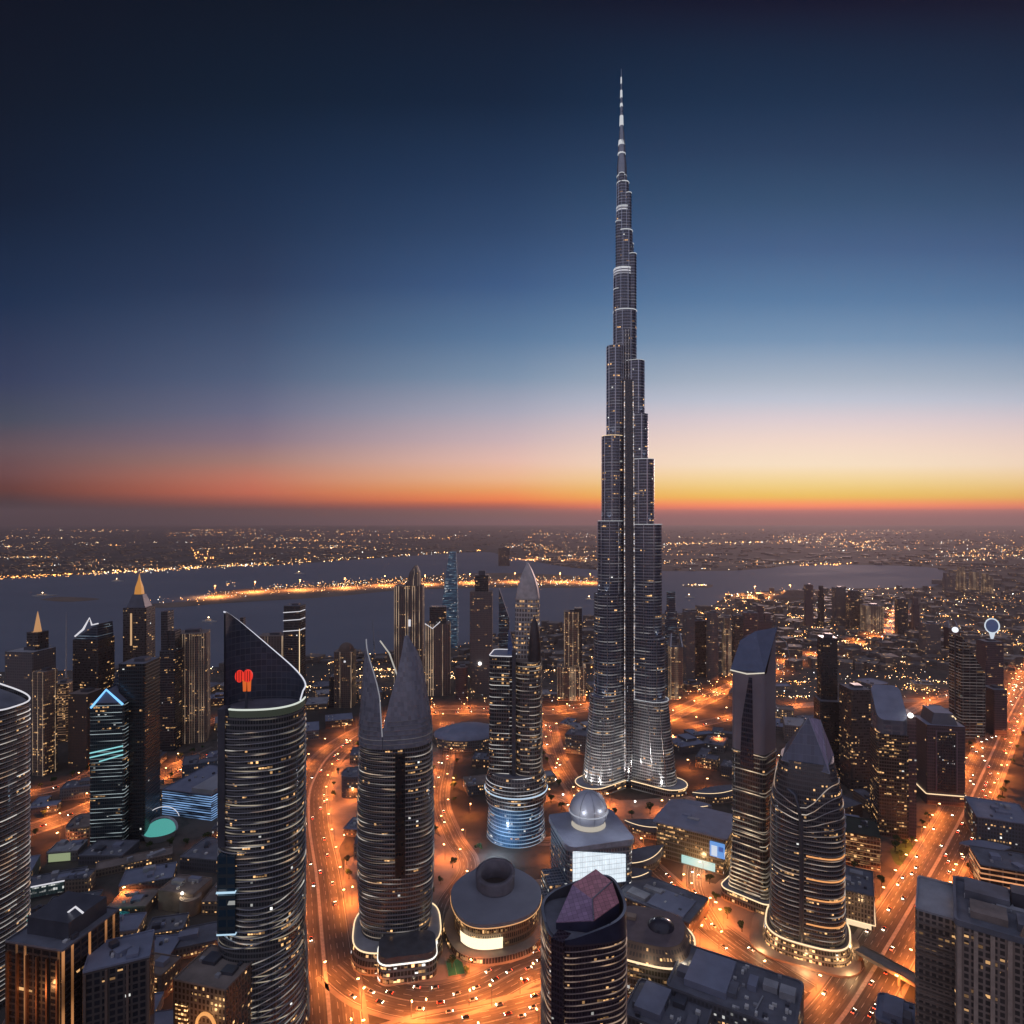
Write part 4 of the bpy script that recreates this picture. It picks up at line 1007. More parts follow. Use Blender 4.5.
g = Geo(); g.tube([(13, 13, 221), (13.4, 13, 232)], [.3, .1], 6); g.build("mast", steel, tg)
g = Geo(); g.tube([(15, 12, 219), (22, 11, 214), (25, 10, 204), (25.5, 10, 196)], .25, 6); g.build("hoist_arm", steel, tg)
def fg(z): 
    s_ = 1.0 + 0.16 * max(0, 1 - (z - 10) / 50.0) ** 1.4 if z < 60 else 1.0
    return [(x * s_, y * s_) for x, y in og]
sl_m = band_mat("slant_ledge", (1, .80, .50), 1.1, 0.72, 3.0, run=14)
for z_ in [11, 14, 17, 20, 23.5, 27, 31, 35, 40, 49, 58, 62, 74, 92, 110, 124]:
    bands(fg, [z_], 0.6, 0.6, lambda x, y, z: 1.2 * math.cos(x / 5.0) * (z > 30)).build("light_band", sl_m, tg, True)
rows = [lift(rrect(44, 42, 8), 0.2, 1.0), lift(rrect(44, 42, 8), 10, 0.98)]
p = Geo().loft(rows).build("podium", facade("podium_warm"), tg, True); roofcap("podium_roof", rows[-1], roof_dark, p); rimlight("edge_light", rows[-1], trim_warm, p, .5)

# ---- wave-topped tower
Hd = 478.0; HX = X(807, Hd)
th = thing("wave_tower", "dark tower with flowing light lines near its top and a folded lilac roof", "skyscraper", (HX, Hd), RAD(-26), None, 50)
f_h = facade("wave_glass", (0.025, 0.025, 0.032), (0.085, 0.08, 0.085), fh=3.3, ww=1.7, lit=0.10, warm=0.95, ls=1.5, rough=0.12, seed=6)
oh = sup(50, 46, 3.0, 72)
def fh_(z):
    s_ = 1.0 if z < 95 else 1.0 - 0.28 * ((z - 95) / 43.0) ** 1.6
    s_ *= 1.0 + 0.05 * max(0.0, 1 - z / 40.0)
    return [(x * s_, y * s_) for x, y in oh]
hz_ = [11, 25, 40, 70, 95, 105, 115, 123, 130, 138]
rows = [[(x, y, z) for x, y in fh_(z)] for z in hz_]
Geo().loft(rows, vv=hz_).build("glass_shell", f_h, th, True)
roofcap("roof_deck", rows[-1], dark_metal, th)
top = [(-17, -15, 137), (15, -17, 133), (18, 14, 137), (-15, 16, 139)]
a_, b_ = (1, -3, 168), (9, 7, 164)
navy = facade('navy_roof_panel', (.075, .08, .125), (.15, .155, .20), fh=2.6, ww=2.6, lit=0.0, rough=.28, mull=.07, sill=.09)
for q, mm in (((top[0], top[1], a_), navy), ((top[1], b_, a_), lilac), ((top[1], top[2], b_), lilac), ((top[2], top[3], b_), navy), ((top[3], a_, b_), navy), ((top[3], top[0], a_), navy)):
    g = Geo(); g.face(list(q)); fc_ = g.build("roof_facet", mm, th)
    rimlight("ridge", list(q), steel, fc_, .22)
def warp_h(x, y, z):
    t = max(0.0, (z - 84) / 52.0)
    ang = math.atan2(y, x)
    return 15.0 * t ** 1.1 * math.sin(2.0 * ang + 2.2) + 3.0 * t * math.sin(5 * ang)
bands(fh_, [16 + 3.3 * i for i in range(22)] + [89, 93, 98, 104, 110, 117], 0.42, 0.5, warp_h).build("slab_edge", band_mat("wave_ledge", (1, .84, .70), 0.6, 0.55, 12.0, metal=(.32, .30, .30), run=24), th, True)
g = Geo(); g.tube([(-3, -24.4, 12), (-3, -24.6, 60), (-3.5, -24.2, 100), (-7, -22, 116), (-13, -17.5, 118)], 1.5, 8); g.build("rib", dark_metal, th, True)
for z_ in (26, 44, 58, 74):
    g = Geo()
    o_ = [q for q in fh_(z_) if q[0] > -1 and q[1] < -8]; o_.sort()
    g.tube([(x * 1.012, y * 1.012, z_) for x, y in o_], .5, 6, capped=True); g.build("balcony_light", glow_mat("balcony_orange", (1, .42, .14), 0.9), th)
rows = [lift(oh, 0.2, 1.22), lift(oh, 5, 1.2), lift(oh, 12, 1.14)]
p = Geo().loft(rows).build("podium", facade("wave_podium", (0.05, 0.04, 0.03), (0.34, 0.26, 0.2), fh=3.6, ww=2.0, lit=0.75, ls=2.4, warm=0.85), th, True)
roofcap("podium_roof", rows[-1], stone_tan, p); rimlight("edge_light", rows[-1], trim_warm, p, .55)
o_ = rrect(74, 60, 18); rows = [lift(o_, 0.2, 1, -2, -4), lift(o_, 1.6, 1, -2, -4)]
p = Geo().loft(rows).build("forecourt", stone_tan, th); roofcap("forecourt_paving", rows[-1], plaza_m, p)
for i, (x, y) in enumerate(((-30, -30), (0, -38), (28, -30), (36, 0))):
    lamp("podium_glow", th, (x, y, 5), 5200, (1, .62, .3), 1.0)

# ---- curved white-banded tower at the edge
Od = 424.0; OX = X(-25, Od)
to = thing("curved_banded_tower", "curved tower wrapped in thin white lit bands, cut by the picture edge", "skyscraper", (OX, Od), RAD(-6), None, 34)
oo = sup(60, 40, 3.2, 60); zo = lambda x, y: 200 - 8.0 * (x / 29.0)
Geo().loft([lift(oo, 0.2), [(x, y, 190) for x, y in oo], [(x, y, zo(x, y)) for x, y in oo]]).build("glass_shell", facade("curved_glass", (0.022, 0.022, 0.026), (0.09, .09, .095), fh=3.1, ww=1.7, lit=0.03, ls=1.2, rough=.12), to, True)
g = Geo(); g.cap([(x * .97, y * .97, zo(x, y) - 3.0) for x, y in oo]); g.build("roof", roof_dark, to)
rimlight("edge_light", [(x, y, zo(x, y)) for x, y in oo], trim_white, to, .5)
bands(lambda z: oo, [3 + 3.1 * i for i in range(60)], 0.42, 0.5, lambda x, y, z: 2.4 * (x / 29.0)).build("slab_edge", band_mat("curved_ledge", (1, .95, .88), 0.85, 0.6, 17.0, run=30), to, True)
# ================================================================== THE OTHER TOWERS, one by one
def F_(name, **k): return facade(name, **k)
fm_brown = facade("brown_slab_wall", (0.05, 0.038, 0.034), (0.20, 0.15, 0.125), ww=3.0, lit=0.10, warm=1.0, ls=1.0, mull=0.42, fin=0.28, rough=0.45)
fm_brown2 = facade("brown_rib_wall", (0.045, 0.035, 0.034), (0.16, 0.125, 0.115), ww=4.2, lit=0.07, warm=1.0, ls=1.0, mull=0.5, fin=0.45, rough=0.45, seed=3)
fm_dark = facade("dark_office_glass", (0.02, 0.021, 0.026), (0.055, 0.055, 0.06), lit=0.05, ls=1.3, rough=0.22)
fm_dark2 = facade("dark_office_glass_warm", (0.028, 0.024, 0.026), (0.08, 0.07, 0.068), lit=0.09, ls=1.4, warm=0.95, rough=0.25, seed=2)
fm_blue = facade("blue_office_glass", (0.02, 0.035, 0.06), (0.05, 0.07, 0.10), lit=0.05, warm=0.3, ls=1.0, band=0.35, bandc=(.6, .8, 1), cover=0.35, rough=0.2)
fm_teal = facade("teal_office_glass", (0.012, 0.028, 0.036), (0.03, 0.05, 0.06), lit=0.06, warm=0.3, ls=1.0, band=0.55, bandc=(.75, .9, .95), cover=0.55, rough=0.2)
fm_haze = facade("grey_flat_wall", (0.06, 0.055, 0.06), (0.17, 0.15, 0.15), ww=2.6, lit=0.07, ls=1.1, warm=0.9, mull=0.35, rough=0.5)
fm_plum = facade("plum_glass", (0.04, 0.026, 0.034), (0.13, 0.09, 0.10), lit=0.05, ls=1.3, warm=0.8, rough=0.3)
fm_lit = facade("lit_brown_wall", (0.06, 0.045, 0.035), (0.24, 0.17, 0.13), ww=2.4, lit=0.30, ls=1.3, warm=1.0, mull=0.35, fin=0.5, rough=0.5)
fm_low = [facade("low_wall_%s" % a, g_, f_, ww=2.4, fh=3.6, lit=l_ * 1.6, ls=1.6, warm=w_, mull=0.4, sill=0.5, rough=0.6, seed=i) for i, (a, g_, f_, l_, w_) in enumerate((
    ("tan", (0.05, 0.04, 0.035), (0.25, 0.19, 0.15), 0.20, 1.0), ("grey", (0.05, 0.05, 0.055), (0.20, 0.19, 0.19), 0.15, 0.7), ("brown", (0.04, 0.03, 0.028), (0.15, 0.105, 0.085), 0.22, 1.0),
    ("cream", (0.06, 0.05, 0.04), (0.34, 0.27, 0.21), 0.25, 0.95), ("slate", (0.03, 0.032, 0.04), (0.10, 0.105, 0.125), 0.12, 0.5)))]

def tower(name, label, px, yb, ytop, wpx, dep=None, rz=0.0, mat=None, style='box', roof=None, group=None, extra=None, cat="tower", taper=1.0, corner=2.0):
    """a tower placed by where it stands and how tall and wide it looks; parts: shaft, roof, and whatever its style adds"""
    d = D(yb); x = X(px, d); h = Z(ytop, d); w_ = wpx * d / F * 0.94; dp = dep or w_ * 0.9
    c_, s_ = abs(math.cos(RAD(rz))), abs(math.sin(RAD(rz)))
    k_ = w_ / (w_ * c_ + dp * s_); w_, dp = w_ * k_, dp * k_
    t = thing(name, label, cat, (x, d + dp * 0.5), RAD(rz), group, 0.6 * max(w_, dp))
    mat = mat or fm_dark; roof = roof or roof_dark
    o = rrect(w_, dp, min(corner, w_ * .4, dp * .4), 4)
    if style == 'round': o = ell(w_, dp, 36)
    if style == 'lens': o = lens(w_, dp)
    hb = h
    if style in ('setback', 'spire', 'crown'): hb = h * 0.80
    if style == 'blade': hb = h * 0.62
    if style == 'steps': hb = h * 0.72
    rows = [lift(o, 0.1), lift(o, hb, taper)]
    if style == 'blade':
        rows = [lift(o, 0.1), [(x_, y_, hb + (h - hb) * (0.5 - x_ / w_)) for x_, y_ in o]]
    if style == 'sail':
        rows = [lift(o, h * q, 1 - 0.62 * q ** 2.2, 0.20 * w_ * q ** 2) for q in (0, .25, .5, .7, .85, 1)]; rows[0] = lift(o, 0.1)
    sh = Geo().loft(rows, vv=None if style == 'blade' else [r[0][2] for r in rows]).build("shaft", mat, t, style in ('round', 'sail'))
    roofcap("roof", rows[-1], roof, sh, 0.3)
    if style == 'setback':
        rr = [lift(o, hb, .74), lift(o, h, .70)]
        p = Geo().loft(rr).build("upper_shaft", mat, t); roofcap("roof", rr[-1], roof, p, .3)
    if style == 'steps':
        for sx_, z1 in ((-.25, h), (.22, h * .86)):
            g = Geo(); g.box(sx_ * w_, 0, hb, w_ * .42, dp * .7, z1 - hb); g.build("upper_block", mat, t)
    if style == 'crown':
        for sgn in (-1, 1):
            g = Geo(); a = (sgn * w_ * .46, 0); g.loft([[(a[0] - 1.2, -dp * .4, hb), (a[0] + 1.2, -dp * .4, hb), (a[0] + 1.2, dp * .4, hb), (a[0] - 1.2, dp * .4, hb)],
                                                       [(a[0] * .72 - .8, -dp * .1, h), (a[0] * .72 + .8, -dp * .1, h), (a[0] * .72 + .8, dp * .3, h * .97), (a[0] * .72 - .8, dp * .3, h * .97)]])
            g.build("crown_blade", steel, t)
    if style == 'spire':
        rr = [lift(o, hb, .8), lift(o, hb + (h - hb) * .35, .62), lift(o, hb + (h - hb) * .7, .22), lift(o, h, .02)]
        Geo().loft(rr).build("spire", extra or steel, t)
    if style in ('box', 'round', 'steps'):
        g = Geo(); g.box(w_ * .08, dp * .05, hb - .3, w_ * .4, dp * .4, max(3.0, w_ * .09)); g.build("roof_unit", dark_metal, t)
    return t, w_, dp, h, hb, o

# -- the near left cluster
t, w_, dp, h, hb, o = tower("chevron_tower", "teal glass tower with a bright blue chevron of light across its front", 104, 848, 703, 40, 42, 8, fm_teal, 'box')
g = Geo(); g.tube([(-w_ * .44, -dp * .52, h - 4), (0, -dp * .53, h + 13), (w_ * .47, -dp * .52, h - 2)], 1.0, 6, capped=True); g.build("chevron_light", glow_mat("chevron_blue", (.18, .5, 1.0), 1.6), t)
g = Geo(); g.loft([[(-w_ * .48, -dp * .5, h - 3), (w_ * .48, -dp * .5, h - 1), (w_ * .48, dp * .5, h - 1), (-w_ * .48, dp * .5, h - 3)], [(-1, -dp * .5, h + 12.6), (1, -dp * .5, h + 12.6), (1, dp * .5, h + 12.6), (-1, dp * .5, h + 12.6)]]); g.build("gable_roof", roof_blue, t)
for zz in (.66, .60, .63):
    g = Geo(); g.tube([(-w_ * (.47 if zz > .62 else .2), -dp * .52, h * zz), (w_ * .47, -dp * .52, h * (zz + .04))], .6, 6); g.build("light_band", glow_mat("band_aqua", (.35, .9, .95), .8), t)
t, w_, dp, h, hb, o = tower("dark_slab_tower", "very dark slab tower with a pointed shoulder right behind the blue chevron tower", 130, 842, 664, 30, 36, 4, facade("black_teal_glass", (0.008, 0.013, 0.018), (0.02, 0.028, 0.034), lit=0.025, warm=.4, ls=.9, rough=.2), 'box')
g = Geo(); g.loft([[(-w_ * .5 - 13, -dp * .3, h * .80), (-w_ * .5, -dp * .3, h * .80), (-w_ * .5, dp * .4, h * .80), (-w_ * .5 - 13, dp * .4, h * .80)], [(-w_ * .5 - 1, -dp * .3, h - 1), (-w_ * .5, -dp * .3, h - 1), (-w_ * .5, dp * .4, h - 1), (-w_ * .5 - 1, dp * .4, h - 1)]]); g.build("shoulder", fm_blue, t)
t, w_, dp, h, hb, o = tower("gold_tip_tower", "dark tower with a glowing golden pointed tip", 133, 742, 608, 26, 34, 6, fm_dark2, 'box')
g = Geo(); g.loft([lift(o, h, .8), lift(o, h + 12, .55), lift(o, h + 18, .42)]); g.build("stepped_top", dark_metal, t)
g = Geo(); g.loft([lift(o, h + 18, .32), lift(o, h + 28, .26), lift(o, h + 38, .10), lift(o, h + 48, .01)]); g.build("golden_tip", glow_mat("tip_gold", (1.0, .42, .07), .5), t)
g = Geo(); g.box(-4, -dp * .5 - .3, h * .72, 2.2, .6, h * .24); g.build("lit_strip", glow_mat("strip_amber", (1, .6, .3), .6), t)
t, w_, dp, h, hb, o = tower("notched_top_tower", "narrow dark tower with a ragged stepped top behind the brown ribbed slab", 166, 752, 612, 18, 30, 5, fm_dark, 'steps')
t, w_, dp, h, hb, o = tower("brown_slab_tower", "broad brown ribbed slab tower with vertical lit strips beside the gold-tipped tower", 184, 744, 634, 42, 40, 16, fm_brown, 'box', roof_brown)
g = Geo(); g.box(w_ * .32, -dp * .1, h - 2, w_ * .3, dp * .6, -8 + 2); 
tower("brown_annex_tower", "lower brown tower squeezed between the gold-tipped tower and the brown ribbed slab", 156, 738, 662, 12, 24, 0, fm_brown, 'box', roof_brown)
t, w_, dp, h, hb, o = tower("curl_top_tower", "dark tower under a curled roof edged with white light", 86, 752, 640, 32, 36, -6, fm_dark2, 'box')
g = Geo(); g.tube([(-w_ * .46, -dp * .4, h + 4), (-w_ * .1, -dp * .45, h + 14), (w_ * .15, -dp * .45, h + 30), (w_ * .2, -dp * .4, h + 20), (w_ * .45, -dp * .4, h + 22)], [1, 1.4, .6, 1.2, 1], 6); g.build("crown_light", trim_white, t)
g = Geo(); g.loft([lift(o, h, .96), [(x_ * .9, y_ * .9, h + 12 + x_ * .5) for x_, y_ in o]]); cr_ = g.build("crown", fm_blue, t); roofcap("roof", [(x_ * .9, y_ * .9, h + 12 + x_ * .5) for x_, y_ in o], roof_blue, cr_)
tower("brown_step_tower", "plain dark brown tower just in front of the curl-topped tower", 78, 770, 694, 24, 30, -4, facade("dull_brown_wall", (0.03, .024, .022), (0.09, .065, .055), lit=.05, ls=1, warm=1, mull=.4, rough=.5), 'box', roof_brown)
t, w_, dp, h, hb, o = tower("pinnacle_tower", "grey columned tower with a small lit pinnacle between two wings", 20, 772, 652, 38, 40, -8, fm_haze, 'box', roof_grey)
g = Geo(); g.box(6, 4, h, 16, 16, 22); g.build("upper_block", fm_dark2, t)
g = Geo(); g.loft([[(6 + x_, 4 + y_, h + 22) for x_, y_ in ell(9, 9, 12)], [(6 + x_ * .3, 4 + y_ * .3, h + 38) for x_, y_ in ell(13, 13, 12)], [(6 + x_ * .02, 4 + y_ * .02, h + 48) for x_, y_ in ell(13, 13, 12)]]); g.build("pinnacle", glow_mat("pinnacle_amber", (1, .5, .2), .5), t)
tower("grid_tower", "slim brown tower gridded with small lit windows beside the white-banded curved tower", 39, 776, 672, 18, 24, -10, fm_lit, 'box', roof_brown)
tower("orange_grid_tower", "squat tower with rows of orange balconies", 58, 742, 684, 18, 24, 10, facade("orange_rows", (0.06, .04, .03), (.22, .15, .11), lit=.25, ls=1.0, warm=1, band=.55, bandc=(1, .55, .3), cover=.7, rough=.5), 'box', roof_brown)
t = thing("lattice_mast", "thin pale mast standing alone near the shore", "mast", G(66, 680)); d = D(680)
g = Geo(); g.tube([(0, 0, 0), (0, 0, Z(640, d)), (0, 0, Z(612, d))], [1.6, 1.3, .3], 8); g.build("mast_shaft", pale_metal, t)
g = Geo(); g.box(0, 0, 0, 7, 7, 5); g.build("mast_base", stone_tan, t)
# -- behind the crescent tower
t, w_, dp, h, hb, o = tower("framed_top_tower", "thin dark tower with lit white frames round its top floors", 292, 730, 606, 19, 26, -4, fm_dark, 'box')
for zz in (10, 22, 38):
    g = Geo(); g.tube([(-w_ * .5, -dp * .52, h - zz), (w_ * .52, -dp * .52, h - zz + 2), (w_ * .52, dp * .3, h - zz + 2)], .6, 6); g.build("frame_light", trim_white, t)
g = Geo(); g.tube([(w_ * .5, -dp * .52, h - 140), (w_ * .5, -dp * .52, h - 34)], .55, 6); g.build("corner_light", trim_warm, t)
tower("ochre_block", "wide reddish brown block with a lit roof edge half hidden by the sail screen", 270, 726, 636, 28, 30, 6, fm_brown2, 'box', roof_brown)
tower("crane_tower", "pair of thin dark shafts rising behind the sail screen", 243, 700, 618, 8, 14, 0, fm_dark, 'steps')
t, w_, dp, h, hb, o = tower("round_head_tower", "short brown tower with a rounded head and a small white light", 343, 708, 652, 20, 28, 0, fm_brown, 'box', roof_brown)
g = Geo(); g.dome(2, 0, h - 1, w_ * .42, 1.1, 20, 6); g.build("rounded_head", stone_brown, t, True)
g = Geo(); g.dome(3, -dp * .52, h - 16, 1.9, 1, 10, 4, -90); g.build("white_light", trim_white, t)
g = Geo(); g.box(-w_ * .3, 2, 0, w_ * .9, dp, h * .55); g.build("lower_block", fm_dark, t)
# -- behind the twin peaks
t, w_, dp, h, hb, o = tower("bent_brown_tower", "tall brown ribbed tower whose two halves lean apart at the top", 408, 692, 586, 30, 34, 0, fm_brown2, 'box', roof_brown)
g = Geo(); g.loft([[(x_ * .45 + w_ * .16, y_ * .8, h) for x_, y_ in o], [(x_ * .35 + w_ * .2, y_ * .6, h + 24) for x_, y_ in o], [(x_ * .1 + w_ * .24, y_ * .2, h + 36) for x_, y_ in o]]); g.build("upper_block", fm_brown2, t)
t, w_, dp, h, hb, o = tower("capped_brown_tower", "brown ribbed tower under a dark square cap, in front of the blue sail tower", 437, 696, 624, 28, 34, 4, fm_brown2, 'box', roof_brown)
g = Geo(); g.box(0, 0, h - .4, w_ * .66, dp * .66, 30); g.build("dark_cap", fm_dark, t)
g = Geo(); g.tube([(-w_ * .5, -dp * .5, h + 1), (-w_ * .2, -dp * .52, h - 8), (w_ * .1, -dp * .5, h + 4)], .8, 6); g.build("light_swag", trim_white, t)
t, w_, dp, h, hb, o = tower("blue_sail_tower", "far blue tower tapering like a sail", 449, 648, 552, 18, 34, 0, facade("sail_blue_glass", (0.03, 0.09, 0.16), (0.08, 0.16, 0.26), lit=.1, warm=0, ls=1.2, band=.5, bandc=(.4, .75, 1), cover=.6), 'sail', roof_blue)
t, w_, dp, h, hb, o = tower("shouldered_tower", "tall brown tower with dark narrow shoulders at its head", 481, 694, 592, 24, 34, 0, fm_haze, 'box', roof_brown)
g = Geo(); g.box(1, 0, h - .4, w_ * .6, dp * .6, 30); g.build("upper_block", fm_dark, t)
g = Geo(); g.box(1, 0, h + 29.6, w_ * .3, dp * .3, 8); g.build("roof_unit", dark_metal, t)
g = Geo(); g.dome(-2, -dp * .55, h * .30, 3.0, 1, 10, 4, -90); g.build("white_light", glow_mat("porch_flare", (1, .95, .9), 4), t)
tower("twin_sliver_tower", "thin slate blue tower showing beside the spear-topped tower", 504, 668, 588, 11, 22, 0, fm_blue, 'blade', roof_blue)
tower("stub_tower", "low rounded brown block in the gap beside the shouldered tower", 461, 700, 668, 14, 24, 0, fm_plum, 'round', roof_brown)
t, w_, dp, h, hb, o = tower("lone_offshore_tower", "small dark pair of slabs far away across the bay", 504, 566, 548, 12, 60, 0, fm_dark, 'box', cat="building")
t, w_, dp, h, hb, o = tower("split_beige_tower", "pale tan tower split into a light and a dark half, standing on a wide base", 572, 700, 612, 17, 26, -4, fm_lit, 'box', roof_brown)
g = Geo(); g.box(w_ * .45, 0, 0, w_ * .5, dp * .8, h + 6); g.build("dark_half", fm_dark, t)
g = Geo(); g.box(0, -2, 0, w_ * 1.9, dp * 1.4, h * .38); g.build("wide_base", fm_lit, t)
# -- beyond the tallest tower
for args in (("narrow_blue_tower", "slate blue tower close behind the tallest tower's foot", 672, 690, 592, 12, fm_blue, 'setback'),
             ("amber_crown_tower", "brown tower with an amber lit crown near the tallest tower", 677, 700, 634, 14, fm_lit, 'crown'),
             ("plain_grey_tower", "plain grey tower third in the row beyond the tallest tower", 690, 678, 612, 12, fm_haze, 'box'),
             ("flat_brown_tower", "flat brown block with a dim lit roof line in the row beyond the tallest tower", 700, 676, 621, 16, fm_dark2, 'box'),
             ("round_grey_tower", "rounded grey tower with a white spot of light halfway up", 714, 680, 613, 13, fm_haze, 'round'),
             ("slim_tan_tower", "slim tan tower beside the rounded grey tower", 728, 676, 618, 9, fm_lit, 'setback'),
             ("pillar_tower", "narrow dark brown pillar tower before the wide purple block", 739, 672, 616, 10, fm_dark2, 'box'),
             ("purple_block_tower", "wide purple grey block seen behind the slanted blue roof", 752, 668, 613, 17, fm_plum, 'box'),
             ("tall_plum_tower", "tall plum tower right above the slanted blue roof", 766, 660, 606, 16, fm_plum, 'steps'),
             ("dark_pair_slab", "dark slab with a flat top by the bay, leaning close to a thinner twin", 810, 628, 585, 9, fm_plum, 'box'),
             ("dark_pair_sliver", "thin dark twin of the flat-topped slab by the bay", 822, 626, 586, 6, fm_dark, 'setback'),
             ("pale_light_tower", "grey tower with a white light near its top by the far bay", 841, 626, 588, 11, fm_haze, 'box'),
             ("far_wide_tower", "wide dull brown tower next to the grey tower with the white light", 857, 630, 591, 15, fm_dark2, 'setback'),
             ("lit_office_block", "short office block with many lit windows among the dark far towers", 876, 634, 606, 19, fm_lit, 'box'),
             ("dark_far_slab", "square dark slab standing alone by the end of the far highway", 904, 634, 599, 12, fm_dark, 'box'),
             ("ridge_tower", "dark narrow tower behind the square dark slab", 917, 630, 598, 7, fm_plum, 'setback'),
             ("dull_twin_tower", "grey brown tower of a close pair near the globe lanterns", 934, 656, 624, 17, fm_haze, 'box'),
             ("thin_twin_tower", "thinner taller tower of the close pair near the globe lanterns", 954, 656, 621, 11, fm_plum, 'crown'),
             ("bay_lit_tower", "tall pale lit tower at the far end of the bay", 963, 592, 567, 8, fm_lit, 'setback'),
             ("bay_lit_block", "lower lit block beside the tall pale tower at the far end of the bay", 976, 590, 572, 7, fm_lit, 'box'),
             ("bay_grey_block", "grey block among lit towers at the far end of the bay", 951, 592, 573, 10, fm_haze, 'steps'),
             ("bay_brown_block", "brown stepped block closing the row of lit towers by the far bay", 990, 594, 574, 9, fm_lit, 'steps')):
    nm, lb, px, yb, yt, wp, mt_, st_ = args
    tower(nm, lb, px, yb, yt, wp, None, R.uniform(-12, 12), mt_, st_, roof_dark)
t = thing("stepped_hill_hall", "dark mound-like hall with a stepped roof on the far shore", "hall", G(795, 600)); 
g = Geo(); g.loft([lift(ell(200, 120, 30), 0.1), lift(ell(200, 120, 30), 14, .9), lift(ell(200, 120, 30), 20, .5), lift(ell(200, 120, 30), 38, .3), lift(ell(200, 120, 30), 40, .02)]); g.build("stepped_roof", stone_brown, t)
# -- right middle
t, w_, dp, h, hb, o = tower("dark_stepped_tower", "near black tower with a taller narrow shaft stepping up from a broader one", 835, 778, 702, 29, 34, -10, facade("black_glass", (0.010, 0.012, 0.016), (0.025, 0.028, 0.032), lit=.025, ls=1.2, rough=.25), 'box')
g = Geo(); g.box(-1, 4, h - .4, w_ * .66, dp * .6, Z(639, D(778)) - h); up_ = g.build("upper_shaft", MATS["black_glass"], t)
g = Geo(); g.box(0, 4, Z(639, D(778)) - .4, w_ * .3, 8, 4); g.build("roof_unit", dark_metal, t)
tower("dim_round_tower", "dim tower of stacked lit floors behind the tower with the arched glass front", 862, 792, 690, 22, 30, 0, fm_dark2, 'box')
t, w_, dp, h, hb, o = tower("arched_front_tower", "tower with a rounded blue-grey glass top over gold lit windows", 898, 838, 735, 38, 40, -16, facade("gold_grid", (0.03, .024, .02), (.09, .07, .06), fh=3.4, ww=2.2, lit=.30, ls=1.2, warm=.95), 'box')
g = Geo(); oo_ = rrect(w_ * .98, dp * .98, 6); g.loft([lift(oo_, h), lift(oo_, h + 14), [(x_, y_, h + 14 + max(0, 14 + y_ * .9)) for x_, y_ in oo_]]); cr_ = g.build("glass_top", facade("arched_top_glass", (0.08, .09, .12), (.13, .14, .17), lit=0.01, fh=5, ww=8, rough=.25), t)
g = Geo(); g.cap([(x_, y_, h + 13.8 + max(0, 14 + y_ * .9)) for x_, y_ in oo_]); g.build("roof", roof_blue, cr_)
g = Geo(); g.box(w_ * .56, 3, 0.1, 12, dp * .9, h + 18); g.build("side_slab", fm_plum, t)
g = Geo(); g.dome(w_ * .56, -dp * .45, h + 20, 2.4, 1, 12, 6, -90); g.build("roof_lamp", glow_mat("lamp_ball_white", (1, .95, .85), 5), t)
g = Geo(); g.tube([(w_ * .56, -dp * .45, h + 17), (w_ * .56, -dp * .45, h + 19)], .4, 6); g.build("lamp_post", dark_metal, t)
t, w_, dp, h, hb, o = tower("plum_box_tower", "broad plum box tower with a framed panel of white dots on its front", 950, 806, 726, 44, 44, -12, fm_plum, 'box', roof_blue)
g = Geo(); g.box(0, -dp * .5 - .6, 16, w_ * .5, 1.2, h * .74); fp_ = g.build("framed_panel", facade("dotted_panel", (0.02, .014, .02), (.035, .028, .035), fh=3.2, ww=1.6, lit=.28, warm=.2, ls=1.0, mull=.55, sill=.6), t)
g = Geo(); g.tube([(w_ * .26, -dp * .5 - 1, 16), (w_ * .26, -dp * .5 - 1, h * .74 + 17), (-w_ * .26, -dp * .5 - 1, h * .74 + 17), (-w_ * .26, -dp * .5 - 1, 16)], .7, 6); g.build("panel_frame", plum, fp_)
g = Geo(); g.loft([[(x_ * .7, y_ * .8, h - .3) for x_, y_ in o], [(x_ * .5, y_ * .8 + 3, h + 12) for x_, y_ in o]]); rb_ = g.build("roof_block", dark_metal, t); roofcap("roof", [(x_ * .5, y_ * .8 + 3, h + 12) for x_, y_ in o], roof_blue, rb_)
g = Geo(); g.tube([(w_ * .2, -dp * .4, h + 10), (w_ * .48, dp * .1, h + 2)], .9, 6); g.build("roof_light_strip", trim_warm, t)
rimlight("base_light", [(x_ * 1.04, y_ * 1.04, 12) for x_, y_ in o], trim_warm, t, .5)
t, w_, dp, h, hb, o = tower("blade_top_tower", "dark tower with a slanting blade top, nearest of the two under the globe lanterns", 975, 738, 636, 27, 36, -6, facade("blade_glass", (0.018, .016, .02), (.05, .045, .05), fh=4.4, ww=9, lit=.02, ls=1, band=.18, bandc=(1, .85, .8), cover=.9, bandw=.14), 'blade', dark_metal)
t2 = thing("globe_lantern", "small plain white globe lantern above the blade-topped tower", "lantern", (t.location.x - w_ * .45, t.location.y, 0))
d = t.location.y; zb = Z(640, d)
g = Geo(); g.tube([(0, 0, 0.1), (0, 0, zb + 10)], .9, 6); g.build("post", dark_metal, t2)
g = Geo(); g.dome(0, 0, zb + 15, 4.2, 1, 20, 10, -90); g.build("globe", glow_mat("globe_white", (.92, .95, 1), 1.1), t2, True)
t2.location.y = d - dp * .56 if False else t2.location.y; t2.location.x -= 2.2
t, w_, dp, h, hb, o = tower("ribbed_plum_tower", "plum ribbed tower carrying the oval ring lantern on its roof", 996, 716, 642, 20, 30, -6, fm_plum, 'box')
t3 = thing("balloon_lantern", "bright oval ring lantern with a dark blue middle on the ribbed tower's roof", "lantern", (t.location.x + 4, t.location.y, h - .3))
t3.rotation_euler = (0, 0, -math.atan2(t3.location.x, t3.location.y))
